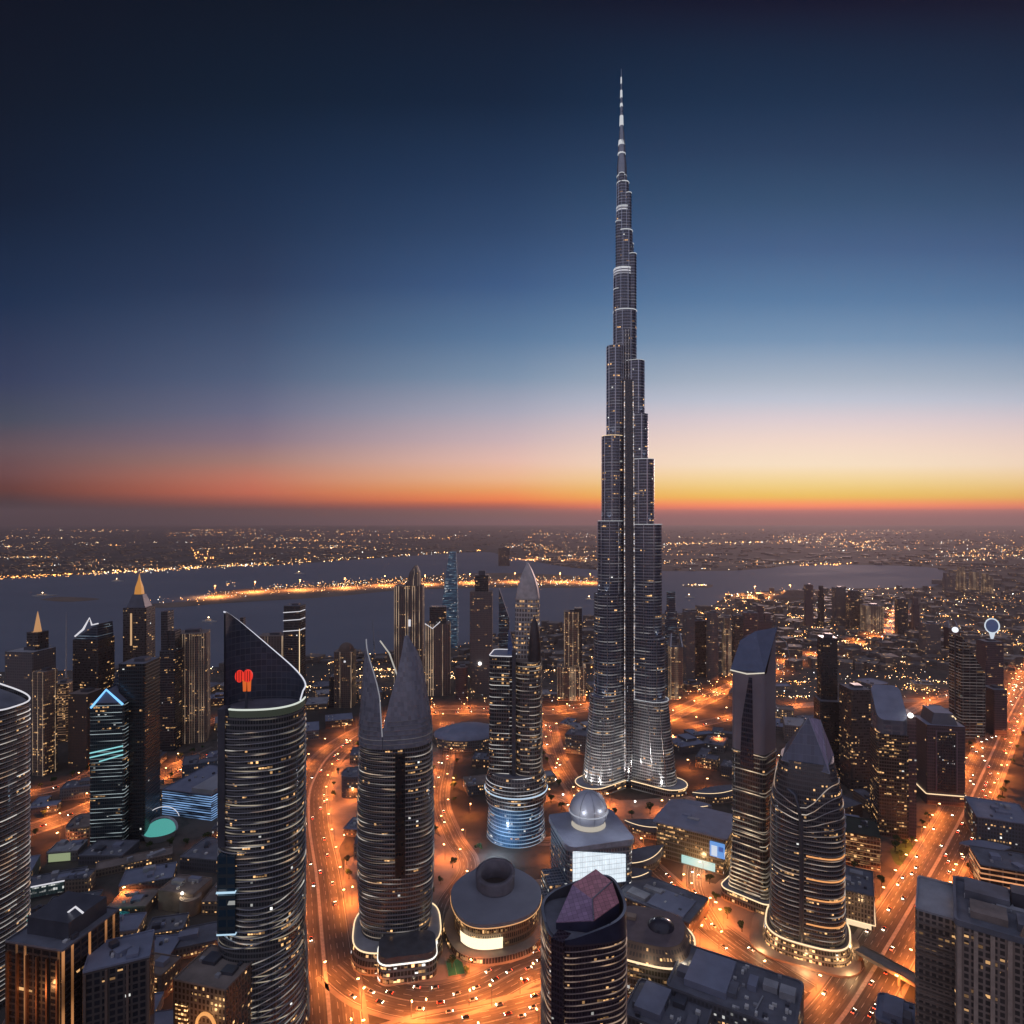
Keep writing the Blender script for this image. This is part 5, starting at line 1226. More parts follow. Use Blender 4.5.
g = Geo(); rr_ = [(9.2 * math.sin(2 * math.pi * i / 26), 0, 24 + 11.5 * math.cos(2 * math.pi * i / 26)) for i in range(27)]; g.tube(rr_, 1.1, 8, capped=False); g.build("ring", glow_mat("balloon_white", (.80, .90, 1.0), .8), t3, True)
g = Geo(); g.tube([(0, 0, .2), (0, 0, 6), (0, 0, 13)], [.8, 2.6, 4.2], 10); g.build("lit_stem", MATS["balloon_white"], t3, True)
g = Geo(); q_ = [(8.4 * math.sin(2 * math.pi * i / 26), 24 + 10.6 * math.cos(2 * math.pi * i / 26)) for i in range(26)]
g.loft([[(x_, .6, z_) for x_, z_ in q_], [(x_, -.6, z_) for x_, z_ in q_]]); g.cap([(x_, -.6, z_) for x_, z_ in q_]); g.cap([(x_, .6, z_) for x_, z_ in q_][::-1]); g.build("blue_disc", glow_mat("lantern_blue", (.10, .17, .42), .28), t3)
tower("plum_podium_block", "low plum block at the highway side of the two lantern towers", 1002, 736, 690, 16, 34, -6, fm_plum, 'box')

# ================================================================== LOW LANDMARK BUILDINGS
def lowbox(name, label, px, yb, w_, dp, h, rz, mat, roof, units=2, cat="building", lamp_=None, group=None, para=1.0, foot=None):
    x, y = G(px, yb)
    t = thing(name, label, cat, (x, y + dp * .5), RAD(rz), group, foot or .46 * max(w_, dp))
    o = rrect(w_, dp, .6, 2)
    Geo().loft([lift(o, 0.1), lift(o, h)]).build("wall", mat, t)
    g = Geo(); oi = rrect(w_ - 1, dp - 1, .5, 2); rows = [lift(o, h), lift(o, h + para), lift(oi, h + para), lift(oi, h + .1)]
    g.loft(rows); g.cap(rows[-1]); rf = g.build("roof", roof, t)
    rr = random.Random(int(abs(x) * 7 + y))
    for i in range(units):
        for _q in range(2):
            g = Geo(); g.box(rr.uniform(-.38, .38) * w_, rr.uniform(-.38, .38) * dp, h + .1, rr.uniform(1.4, 2.6), rr.uniform(1.4, 3), rr.uniform(1, 2)); g.build("air_unit", rr.choice((roof_grey, air_white, air_white, dark_metal)), rf)
        g = Geo(); g.box(rr.uniform(-.3, .3) * w_, rr.uniform(-.3, .3) * dp, h + .1, rr.uniform(2.5, .22 * w_ + 3), rr.uniform(2.5, .2 * dp + 3), rr.uniform(1.5, 3.5), rr.uniform(-.05, .05) + (0 if rr.random() < .8 else .5)); g.build("roof_unit", rr.choice((roof_grey, dark_metal, roof_blue)), rf)
    return t, o
t, o = lowbox("striped_blue_hall", "long hall whose end wall glows in blue stripes", 194, 818, 62, 70, 26, -14, facade("blue_stripes", (.02, .04, .09), (.10, .12, .16), fh=2.4, ww=30, lit=0, band=.75, bandc=(.30, .55, 1.0), bandw=.45, cover=1.0, mull=.02), roof_blue)
g = Geo(); g.box(18, -3, 26, 26, 60, 5); g.build("upper_floor", pale_metal, t)
# teal dish
x, y = G(160, 838); t = thing("teal_pavilion", "round pavilion glowing teal like an open shell", "pavilion", (x, y), RAD(20), None, 18)
o = ell(32, 26, 32); Geo().loft([lift(o, 0.1, .8), lift(o, 7, .95)]).build("curved_wall", pale_metal, t, True)
g = Geo(); rows = [[(x_ * 1.0, y_ * 1.0, 7 + max(0, y_ * .7)) for x_, y_ in o], [(x_ * .85, y_ * .85, 6 + max(0, y_ * .7)) for x_, y_ in o]]; g.loft(rows); g.build("shell_rim", pale_metal, t, True)
g = Geo(); g.cap([(x_ * .86, y_ * .86, 6.4 + max(0, y_ * .6)) for x_, y_ in o]); g.build("lit_dish", glow_mat("dish_teal", (.12, .62, .55), .55), t); bm_tri(bpy.data.objects[t.children[-1].name])
g = Geo(); g.tube([(x_ * 1.1, y_ * 1.1 , 12 + max(0, y_)) for x_, y_, _ in lift(o[2:15], 0)], .35, 6); g.build("rim_arch", trim_white, t)
t, o = lowbox("teal_box_hall", "box-shaped hall with glowing teal roof and walls", 98, 940, 24, 20, 9, -8, plain("teal_wall", (.03, .12, .12), .5), plain("teal_roof", (.05, .24, .25), .4), 0)
g = Geo(); g.box(0, -10.3, 2, 23, .5, 6); g.build("lit_front", glow_mat("teal_lit", (.06, .42, .38), .32), t)
lamp("teal_wash", t, (0, -2, 17), 2200, (.25, 1, .92), 1.0)
t, o = lowbox("green_glass_hall", "long low hall with a pale green lit glass side", 46, 896, 46, 18, 10, 24, fm_low[4], roof_dark)
g = Geo(); g.box(-6, -9.4, 1.5, 30, .6, 8); g.build("lit_front", facade("green_lit_glass", (.1, .2, .18), (.2, .3, .28), fh=4, ww=1.6, lit=1.0, warm=0, ls=.7, mull=.12, sill=.1), t)
g = Geo(); g.box(-6, -9.9, 10.2, 31, .8, .8); g.build("edge_light", trim_white, t)
t, o = lowbox("signboard_house", "flat house with a dark lit signboard and a warm side wall", 160, 946, 26, 20, 10, 14, fm_low[0], roof_dark)
g = Geo(); g.box(-4, -10.4, 6, 16, .5, 3.4); sb_ = g.build("signboard", plain("signboard_navy", (.02, .025, .05), .4), t)
for k_ in range(4):
    g = Geo(); g.box(-9.5 + k_ * 3.4, -10.8, 7.1, 2.4, .25, 1.2); g.build("light_strip", glow_mat("sign_bluewhite", (.75, .85, 1), .9), sb_)
g = Geo(); g.box(7, -10.4, 1, 9, .5, 5); g.build("lit_front", lobby_glow, t)
t, o = lowbox("drum_house", "tan curved house with a white floodlight on its round corner", 178, 912, 32, 24, 15, -10, plain("tan_render", (.30, .22, .165), .8), roof_brown)
g = Geo(); g.tube([(12, -10, 0.1), (12, -10, 13)], 8, 24); g.build("round_corner", stone_tan, t, True)
g = Geo(); g.dome(6, -12, 15.5, 1.1, 1, 10, 5, -90); g.build("roof_lamp", glow_mat("lamp_ball_white"  , (1, .95, .85), 5), t); lamp("roof_glow", t, (6, -13.5, 17), 1500, (1, .85, .6), .6)
for i, (px, yb, w_, dp, h, rz, ma, rf, lb) in enumerate((
    (130, 870, 60, 16, 6, 28, 0, roof_brown, "long low reddish strip building running toward the teal pavilion"),
    (140, 895, 40, 26, 10, 20, 4, roof_blue, "dark house with a bluish folded roof below the reddish strip building"),
    (205, 872, 44, 36, 11, -10, 4, roof_dark, "wide dark flat building beside the crescent tower's glazed side bays"),
    (75, 895, 18, 14, 13, 10, 0, roof_dark, "small cube house with a rounded tan annex near the green lit hall"),
    (65, 920, 36, 20, 9, 16, 1, roof_dark, "grey flat house between the green lit hall and the teal box"),
    (125, 918, 30, 24, 8, 4, 2, roof_brown, "brown flat house touching the back of the teal box"),
    (200, 955, 46, 24, 8, 20, 1, roof_dark, "dark shed with a long sloping roof beside the signboard house"),
    (140, 972, 36, 24, 9, 6, 4, roof_blue, "dark bluish house between the signboard house and the lit cube"),
    (34, 935, 20, 16, 12, -6, 1, roof_dark, "grey house with a white and red lit corner by the banded curved tower"),
    (215, 915, 22, 30, 10, 0, 0, roof_brown, "small tan house in the lane beside the crescent tower"),
    (100, 865, 40, 28, 8, 0, 4, roof_dark, "low dark hall at the foot of the blue chevron tower"),
    (60, 862, 26, 20, 9, 10, 1, roof_grey, "grey pavilion with pale green light by the curved banded tower"))):
    t, o = lowbox("low_house", lb, px, yb, w_, dp, h, rz, fm_low[ma], rf, 2)
    if i == 8:
        g = Geo(); g.box(3, -8.4, 8, 9, .5, 3); g.build("lit_front", glow_mat("white_lit_panel", (1, .95, .9), .7), t)
        g = Geo(); g.box(-6, -8.4, 8, 7, .5, 3); g.build("lit_front", glow_mat("red_lit_panel", (1, .12, .05), .6), t)
    if i == 11:
        g = Geo(); g.box(-2, -10.4, 1, 18, .5, 7); g.build("lit_front", glow_mat("olive_lit", (.75, .9, .5), .35), t)
# front left: fin tower, facade tower, arches
t, o = lowbox("copper_fin_tower", "dark square tower with glowing copper vertical fins", 40, 1136, 36, 36, 96, -12, facade("copper_fin_wall", (.016, .012, .012), (.05, .035, .03), fh=3.4, ww=5.2, lit=.05, warm=1, ls=1, mull=.2, fin=.55, finc=(1, .42, .15)), roof_dark, 3, "tower")
g = Geo(); g.box(0, 2, 96, 26, 24, 9); pb_ = g.build("roof_block", dark_metal, t)
g = Geo(); g.tube([(4, -2, 104.5), (10, -3, 109), (14, -2, 105.5)], .5, 6); g.build("roof_arch", trim_white, pb_)
for k_ in range(6):
    g = Geo(); g.box(-15.5 + 6.2 * k_, -18.6, 4, .9, 1.4, 88); g.build("fin", plain("copper_fin", (.30, .14, .07), .4, .6), t)
lamp("fin_glow", t, (2, -30, 70), 7000, (1, .42, .15), 2)
t, o = lowbox("ribbed_wall_tower", "dark tower with a ribbed side wall beside the copper-finned tower", 106, 1130, 30, 24, 84, 24, facade("ribbed_dark_wall", (.015, .018, .026), (.09, .075, .07), fh=3.6, ww=3.4, lit=.03, ls=1, mull=.3), roof_blue, 3, "tower")
for k_ in range(4):
    g = Geo(); g.box(-14 + 9.4 * k_, -12.4, 0.2, 1.2, 1.2, 83); g.build("rib", stone_brown, t)
t, o = lowbox("lit_cube_house", "small house with one brightly lit orange window wall", 150, 1000, 22, 18, 17, -12, fm_low[2], roof_brown, 1)
g = Geo(); g.box(0, -9.4, 5, 15, .6, 10); g.build("lit_front", facade("amber_window_wall", (.2, .1, .05), (.1, .06, .03), fh=2.5, ww=1.9, lit=1.2, ls=3.2, warm=1.0, mull=.2, sill=.15), t)
t, o = lowbox("arched_house", "tall brown house with a glowing orange arch and small lit bays", 205, 1092, 34, 30, 58, -14, facade("amber_bays", (.05, .03, .02), (.17, .11, .08), fh=3.4, ww=2.6, lit=.25, ls=1.6, warm=1.0, mull=.45), roof_brown, 2)
g = Geo(); ar_ = [(5 + 6 * math.cos(RAD(a_)), -15.6, 36 + 8 * math.sin(RAD(a_))) for a_ in range(0, 181, 15)]; g.tube([(11, -15.6, 24)] + ar_ + [(-1, -15.6, 24)], .9, 6); g.build("lit_arch", glow_mat("arch_orange", (1, .42, .12), .9), t)
g = Geo(); g.box(-11, -15.5, 30, 8, .6, 16); g.build("lit_front", MATS["amber_window_wall"], t)
lamp("arch_glow", t, (4, -24, 40), 3000, (1, .5, .2), 1.5)
# middle low landmarks
x, y = G(466, 752); t = thing("oval_arena", "big dark oval-roofed arena", "arena", (x, y + 30), RAD(12), None, 52)
o = ell(92, 66, 48); Geo().loft([lift(o, 0.1, .94), lift(o, 16)]).build("curved_wall", fm_low[1], t, True)
Geo().dome(0, 0, 0, 1, 1, 4, 1); g = Geo(); g.loft([lift(o, 16, 1.03), lift(o, 19, 1.0), lift(o, 25, .6), lift(o, 27, .2), lift(o, 27.3, .01)]); g.build("oval_roof", roof_blue, t, True)
x, y = G(705, 868); 
t, o = lowbox("glass_front_box", "wide hall with glowing gold glass walls and a bright blue screen at its corner", 704, 868, 62, 46, 32, -32, facade("gold_glass_wall", (.10, .075, .045), (.24, .19, .14), fh=4, ww=1.8, lit=.7, ls=1.1, warm=.95, mull=.2), roof_blue, 2)
g = Geo(); g.box(25, -23.6, 15, 13, .8, 13); bs_ = g.build("blue_screen", glow_mat("screen_blue", (.16, .42, .95), .75), t)
g = Geo(); g.box(22.5, -24.2, 16, 5, .3, 9); g.build("screen_picture", glow_mat("screen_pale", (.75, .85, 1), .8), bs_)
g = Geo(); g.box(28.3, -24.2, 21, 4, .3, 4); g.build("screen_picture", glow_mat("screen_deep", (.05, .16, .6), .6), bs_)
g = Geo(); g.box(8, -23.6, 1.5, 30, .8, 7); g.build("lit_front", glow_mat("teal_white_lit", (.55, .9, .85), .8), t)
g = Geo(); o2_ = rrect(68, 52, 2, 2); g.loft([lift(o2_, 32.9), lift(o2_, 34.4)]); g.cap(lift(o2_, 34.4)); g.build("roof_slab", roof_blue, t)
lamp("wall_glow", t, (10, -34, 8), 9000, (1, .62, .28), 2); lamp("wall_glow", t, (40, 0, 8), 7000, (1, .62, .28), 2)
t, o = lowbox("sunken_roof_hall", "flat dark hall roof split by one bluish panel, beside the glass-fronted box", 668, 926, 62, 40, 11, -38, fm_low[2], roof_dark, 3)
g = Geo(); g.box(10, -4, 11.1, 30, 26, 1.2); g.build("roof_panel", roof_blue, t)
x, y = G(652, 985, 0); t = thing("rounded_lit_podium", "rounded brown building ringed by bright lights under a domed skylight", "building", (x, y + 10), RAD(-20), None, 34)
o = sup(58, 50, 3, 48); Geo().loft([lift(o, 0.1, 1.06), lift(o, 24, 1.04)]).build("wall", facade("rounded_lit_wall", (.08, .07, .05), (.26, .22, .18), fh=4.2, ww=2, lit=.5, ls=1.0, warm=.6), t, True)
rimlight("edge_light", lift(o, 24.2, 1.05), trim_warm, t, .6)
g = Geo(); g.loft([lift(o, 24, 1.03), lift(o, 25, 1.0), lift(o, 34, .82)]); g.build("upper_wall", fm_low[2], t, True)
rf = roofcap("roof", lift(o, 34, .82), plain("roof_mauve_brown", (.13, .10, .11), .7), t)
g = Geo(); g.dome(8, 2, 34, 9, .5, 24, 5); g.build("skylight", plain("skylight_dark", (.03, .03, .045), .2), rf, True)
g = Geo(); g.box(-13, 4, 34, 7, 5, 2.2); g.build("roof_unit", stone_tan, rf)
for i, (x_, y_) in enumerate(((-20, -26), (4, -29), (25, -20))): lamp("ring_glow", t, (x_, y_, 28), 1500, (1, .8, .5), .8)
# roofs at the front, right of the pink-roofed tower
for nm, lb, px, py, z, w_, dp, rz, rfm, un in (
    ("terraced_block", "large dark block with many roof plant boxes at the front of the picture", 735, 985, 26, 74, 46, -30, roof_dark, 7),
    ("low_dark_block", "low dark roof block leaning against the large plant-covered one", 668, 1010, 22, 46, 34, -30, roof_dark, 4),
    ("corner_block", "small dark roof with a pale coping at the picture's bottom edge beside the highway", 905, 1016, 16, 30, 26, -34, roof_blue, 1)):
    x, y = G(px, py, z)
    t = thing(nm, lb, "building", (x, y), RAD(rz), None, .56 * max(w_, dp))
    o = rrect(w_, dp, 3, 3); Geo().loft([lift(o, 0.1), lift(o, z)]).build("wall", fm_low[4], t)
    g = Geo(); rows = [lift(o, z), lift(o, z + 1.2), lift(o, z + 1.2, .96), lift(o, z + .2, .96)]; g.loft(rows); g.cap(rows[-1]); rf = g.build("roof", rfm, t)
    rr = random.Random(3)
    for k_ in range(un):
        g = Geo(); g.box((k_ - un / 2 + .5) * w_ / (un + .5), rr.uniform(-.28, .28) * dp, z + .2, rr.uniform(5, 9), rr.uniform(5, 12), rr.uniform(1.5, 5)); g.build("roof_unit", rr.choice((roof_dark, dark_metal, roof_blue, roof_grey)), rf)
    g = Geo(); g.box(-w_ * .2, 0, z + .2, w_ * .34, dp * .7, 4); g.build("stair_block", roof_blue, rf)
    for k_ in range(un * 5):
        g = Geo(); g.box(rr.uniform(-.44, .44) * w_, rr.uniform(-.44, .44) * dp, z + .2, rr.uniform(1.2, 2.8), rr.uniform(1.2, 2.8), rr.uniform(.9, 2)); g.build("air_unit", rr.choice((roof_grey, air_white, air_white, dark_metal)), rf)
    for k_ in range(un // 2):
        g = Geo(); x_ = rr.uniform(-.4, .3) * w_; y_ = rr.uniform(-.4, .1) * dp; g.tube([(x_, y_, z + 1), (x_ + 2, y_ + dp * .3, z + 1)], .45, 6); g.build("duct", pale_metal, rf)
# right: office block, orange block, striped block, residential block
t, o = lowbox("brown_office_block", "brown stone office block with a dark sunken roof by the highway", 866, 928, 30, 40, 26, -28, facade("brown_office_wall", (.06, .045, .04), (.28, .21, .17), fh=3.8, ww=2.2, lit=.18, ls=1.2, warm=1.0, mull=.45), roof_dark, 4)
g = Geo(); g.box(0, -20.4, 1, 26, .6, 4); g.build("lit_front", lobby_glow, t); g = Geo(); g.tube([(-15, -20.8, 5), (15.6, -20.8, 5), (15.6, 18, 5)], .4, 6); g.build("edge_light", trim_warm, t)
lowbox("orange_lit_block", "block of orange lit floors with a planted dark roof behind the brown office block", 862, 868, 44, 36, 30, -24, facade("orange_floor_wall", (.08, .045, .03), (.26, .16, .10), fh=3.8, ww=2.6, lit=.4, ls=1.2, warm=1.0, band=.5, bandc=(1, .5, .2), cover=.8), plain("roof_planted", (.035, .045, .035), .9), 3)
lowbox("striped_right_block", "block with glowing orange striped walls across the highway", 1022, 906, 44, 34, 28, -22, facade("orange_stripe_wall", (.06, .03, .02), (.24, .14, .09), fh=4.2, ww=9, lit=.15, ls=1, warm=1, band=.9, bandc=(1, .42, .18), bandw=.3, cover=.85), roof_dark, 2)
lowbox("dark_right_hall", "dark bluish hall roof above the orange striped block", 1018, 850, 46, 50, 26, -24, fm_low[4], roof_blue, 3)
x, y = G(985, 846, 7); t = thing("leaf_canopy", "dark leaf-shaped canopy over the edge of the highway", "canopy", (x, y), RAD(-10), None, 16)
g = Geo(); o = lens(44, 18, 14); g.loft([lift(o, 7), lift(o, 8.2)]); g.cap(lift(o, 8.2)); g.face(lift(o, 7)[::-1]); g.build("canopy_roof", roof_blue, t)
for q in (-10, 10): g = Geo(); g.tube([(q, 0, 0.1), (q, 0, 7)], .4, 8); g.build("post", steel, t)
RB_D = 345.0; RX = X(1006, RB_D); HR = 101.0
t = thing("residential_block", "big brown residential block with pilasters, balconies and a cluttered flat roof", "building", (RX, RB_D), RAD(-34), None, 44)
fr_ = facade("residential_wall", (.045, .036, .033), (.30, .23, .19), fh=3.5, ww=3.0, lit=.14, ls=1.2, warm=1.0, mull=.35, rough=.5)
o = rrect(46, 50, 2.5, 3); Geo().loft([lift(o, 0.1), lift(o, HR)]).build("wall", fr_, t)
g = Geo(); rows = [lift(o, HR, 1.0), lift(o, HR, 1.02), lift(o, HR + 3, 1.02), lift(o, HR + 3, .96), lift(o, HR + 1, .96)]; g.loft(rows); g.cap(rows[-1]); rf = g.build("roof", roof_dark, t)
o = rrect(20, 40, 2, 2); Geo().loft([lift(o, 0.1, 1, -31, 4), lift(o, 98, 1, -31, 4)]).build("side_wing", fr_, t)
g = Geo(); rows = [lift(o, 98, 1, -31, 4), lift(o, 99.2, 1, -31, 4), lift(o, 99.2, .93, -31, 4), lift(o, 98.3, .93, -31, 4)]; g.loft(rows); g.cap(rows[-1]); g.build("wing_roof", roof_grey, t)
pil_m = plain('pilaster_stone', (.44, .34, .275), .8)
for k_ in range(7):
    g = Geo(); g.box(-21 + 7.0 * k_, -25.6, 0.2, 1.9, 1.6, HR - .5); g.build("pilaster", pil_m, t)
for k_ in range(6):
    g = Geo(); g.box(23.6, -20 + 8.0 * k_, 0.2, 1.6, 1.9, HR - .5); g.build("pilaster", pil_m, t)
for k_ in range(22):
    g = Geo(); g.box(-31, -17 , 6 + 4.1 * k_, 19, 2.4, .9); g.build("balcony", plain("balcony_stone", (.2, .15, .12), .7), t)
rr = random.Random(5)
for k_ in range(26):
    g = Geo(); g.box(rr.uniform(-20, 20), rr.uniform(-20, 22), HR + 1, rr.uniform(1.4, 3.2), rr.uniform(1.4, 3.2), rr.uniform(1, 2.6)); g.build("air_unit", rr.choice((roof_grey, air_white, air_white, dark_metal)), rf)
for k_ in range(5):
    g = Geo(); x_ = rr.uniform(-18, 18); y_ = rr.uniform(-16, 10); g.tube([(x_, y_, HR + 2), (x_ + rr.uniform(-3, 3), y_ + 12, HR + 2)], .5, 6); g.build("duct", pale_metal, rf)
for bx, by, sx_, sy_, sz_, mm in ((-8, 12, 20, 16, 5, roof_dark), (10, 14, 14, 10, 8, dark_metal), (12, -10, 16, 12, 4, roof_dark), (-8, -8, 16, 14, 3.5, roof_brown), (2, 4, 12, 4, 2, roof_grey), (17, 2, 6, 14, 6, roof_blue)):
    g = Geo(); g.box(bx, by, HR + 1, sx_, sy_, sz_); g.build("roof_unit", mm, rf)
g = Geo(); g.loft([[(x_, -24.6, HR + 1) for x_ in (4, 22)] + [(22, -20, HR + 1), (4, -20, HR + 1)], [(6, -24.6, HR + 10), (20, -24.6, HR + 10), (20, -20, HR + 7), (6, -20, HR + 7)]]); g.build("gable", stone_tan, t)
# footbridge deck over the highway
P0, P1 = Vector(G(858, 960)), Vector(G(950, 1012)); md = (P0 + P1) / 2; L_ = (P1 - P0).length; an = math.atan2(P1.y - P0.y, P1.x - P0.x)
t = thing("overpass", "flat concrete overpass crossing the wide highway near its lower end", "bridge", (md.x, md.y), an, None)
g = Geo(); g.box(0, 0, 7, L_, 11, 1.4); g.build("deck", plain("overpass_concrete", (.24, .21, .18), .8), t)
for s_ in (-1, 1):
    g = Geo(); g.box(0, s_ * 5.3, 8.4, L_, .4, 1.1); g.build("parapet", stone_tan, t)
for q in (-.48, 0, .48):
    g = Geo(); g.box(L_ * q, 0, 0.1, 1.6, 7, 6.9); g.build("pier", stone_tan, t)
x, y = G(455, 968); t = thing("sports_court", "small dark green sports court in the yard beside the ring-roofed hall", "court", (x, y), RAD(14), None, 9)
g = Geo(); g.box(0, 0, 0.05, 13, 17, .5); g.build("court_base", stone_tan, t)
g = Geo(); g.box(0, 0, .56, 11.4, 15.4, .05); g.build("green_surface", plain("court_green", (.02, .16, .09), .7), t)
g = Geo(); g.box(0, 0, .62, .2, 15, .03); g.build("court_line", paint_m, t)
for x_ in (-6, 6):
    g = Geo(); g.tube([(x_, -8, .5), (x_, -8, 4), (x_, 8, 4), (x_, 8, .5)], .1, 5); g.build("fence_frame", steel, t)
# sculptural roofs near the tallest tower
for lb, px, py, w_, dp, rz in (("dark wing-shaped roof nearest the tallest tower's foot", 652, 826, 54, 18, -20), ("dark wing-shaped roof touching the domed building's corner", 640, 858, 52, 20, 24),
                               ("bluish wing-shaped roof with a pale edge behind the glass-fronted box", 690, 806, 46, 18, -34), ("small dark wing-shaped roof beside the ring road", 630, 876, 36, 16, -10),
                               ("long dark wing-shaped roof behind the slant-roofed tower", 718, 792, 60, 18, 8)):
    x, y = G(px, py, 10)
    t = thing("wing_roof_hall", lb, "hall", (x, y), RAD(rz), None, 26)
    o = lens(w_, dp, 14); Geo().loft([lift(o, 0.1, .85), lift(o, 8, .9)]).build("wall", fm_low[0], t)
    g = Geo(); rows = [lift(o, 8, 1.0), [(x_, y_, 9.5 + 5 * (x_ / w_ + .5) + 2 * (1 - abs(y_) / dp)) for x_, y_ in o]]; g.loft(rows); g.cap(rows[-1]); rf = g.build("wing_roof", roof_dark if "dark" in lb else roof_blue, t)
    rimlight("edge_light", rows[-1][:14], trim_warm, rf, .3, False)
# ================================================================== STREET LAMPS, TRAFFIC, LOW HOUSES, TREES
SODIUM = (1.0, 0.245, 0.045)
pole_m = plain("lamp_pole_metal", (.16, .15, .14), .5, .4)
head_m = glow_mat("sodium_lamp_face", (1.0, .50, .18), 14.0)
g = Geo(); g.tube([(0, 0, 0), (0, 0, 10.8), (0, .5, 11.6), (0, 2.2, 12)], [.2, .13, .11, .1], 6); POLE = g
g = Geo(); g.box(0, 2.6, 11.75, .8, 1.7, .35); g.face([(-.4, 1.75, 11.75), (-.4, 3.45, 11.75), (.4, 3.45, 11.75), (.4, 1.75, 11.75)]); HEAD = g
lamp_proto = thing("street_lamp", "orange street lamp", "street lamp")
POLE.build("pole", pole_m, lamp_proto); HEAD.build("lamp_head", head_m, lamp_proto)
PW = 31000.0
l0 = lamp("sodium_light", lamp_proto, (0, 2.6, 11.3), PW, SODIUM, .9, spot=158)
l0.data.spot_blend = 0.25
n_l = 0
def put_lamp(x, y, rz, label, group, power=1.0, sc_=1.0):
    global n_l
    if n_l >= 300: return
    o = lamp_proto if n_l == 0 else copy_tree(lamp_proto)
    o.location = (x, y, 0.05); o.rotation_euler = (0, 0, rz); o["label"] = label; o["group"] = group
    o.scale = (sc_,) * 3
    for ch in o.children:
        if ch.type == 'LIGHT' and n_l:
            key = "sodium_light_%d" % round(power * 10)
            if key not in bpy.data.lights:
                ld = l0.data.copy(); ld.name = key; ld.energy = PW * power
            ch.data = bpy.data.lights[key]
    n_l += 1
def in_view(x, y, m=40):
    px = 512 + F * x / y; py = CY + F * H / y
    return -m < px < 1024 + m and py < 1024 + m * 1.6
def clear_of(x, y, r):
    return all((x - a) ** 2 + (y - b) ** 2 > (r + c) ** 2 for a, b, c in FOOT)
for r in ROADS:
    pts = r['pts']; L = 0.0; nxt = 8.0; side = 1
    for p, q in zip(pts, pts[1:]):
        L += (q - p).length
        if L < nxt: continue
        st = r['step'] * (1.0 if p.y < 800 else 1.45 if p.y < 1300 else 2.6)
        nxt = L + st
        t = (q - p).normalized(); nr = Vector((t.y, -t.x))
        for s_ in ((-1, 1) if r['w'] > 22 else (side,)):
            c = p + nr * s_ * (r['w'] / 2 + 1.4)
            if not in_view(c.x, c.y, 60) or c.y > 2300: continue
            if not clear_of(c.x, c.y, 0.0): continue
            rz = math.atan2(-nr.y * s_, -nr.x * s_) - math.pi / 2
            put_lamp(c.x, c.y, rz, "orange sodium street lamp along the " + r['what'], "street lamps along the " + r['what'], r['power'] * (1 if p.y < 900 else 1.5), 1.0 if p.y < 900 else 1.25)
        side = -side
# lamps on open paved squares
for zone, pix in (("paved ground round the foot of the twin-peaked tower", ((352, 905), (345, 945), (440, 955), (452, 915), (350, 800), (375, 780), (345, 850), (420, 770))),
                  ("orange paved square beside the sunken hall roof", ((690, 905), (712, 918), (675, 935), (700, 945), (725, 905))),
                  ("ground between the arena and the spear-topped tower", ((455, 790), (470, 815), (425, 790), (445, 860), (478, 840), (500, 852), (532, 850), (550, 862))),
                  ("open ground at the foot of the tallest tower", ((610, 806), (640, 804), (664, 812), (575, 790), (556, 770))),
                  ("yard between the ring-roofed hall and the curved road", ((455, 958), (520, 962), (545, 940))),
                  ("open lots behind the glass-fronted box", ((690, 770), (720, 745), (675, 745), (705, 790), (800, 800), (820, 820))),
                  ("lots along the far side of the wide highway", ((960, 880), (985, 820), (1008, 775), (930, 960), (1000, 830))),
                  ("dark blocks in front of the blue chevron tower", ((120, 905), (188, 936), (60, 845), (215, 850), (172, 985), (90, 950), (205, 985), (230, 960)))):
    for px, py in pix:
        x, y = G(px, py)
        if clear_of(x, y, 0.5): put_lamp(x, y, R.uniform(0, 6), "orange street lamp on the " + zone, "street lamps on the " + zone, 0.9 if "dark" not in zone else .5, 1.1)
print("lamps", n_l)

# tall masts that flood the harbour land with light
for i, (px, py) in enumerate(((215, 597), (255, 592), (300, 590), (345, 588), (385, 585.5), (425, 584.5), (470, 583), (515, 582), (560, 582), (590, 583), (755, 597.5), (790, 596), (530, 559.5), (575, 560))):
    x, y = G(px, py)
    isl = px < 600 and py > 575
    t = thing("flood_mast", "tall orange flood mast on the " + ("lit island" if isl else "lit spit of land beyond the tallest tower" if px > 700 else "far shore behind the spear-topped tower"), "light mast", (x, y, .8 if isl else 0.05), 0, "flood masts on the harbour land")
    g = Geo(); g.tube([(0, 0, 0), (0, 0, 44)], [1.1, .6], 6); g.build("pole", pole_m, t)
    g = Geo(); g.box(0, 0, 44, 5, 5, 1.6); g.build("lamp_head", head_m, t)
    lamp("flood_light", t, (0, 0, 42), 2600000, (1, .36, .10), 2.5, spot=162)
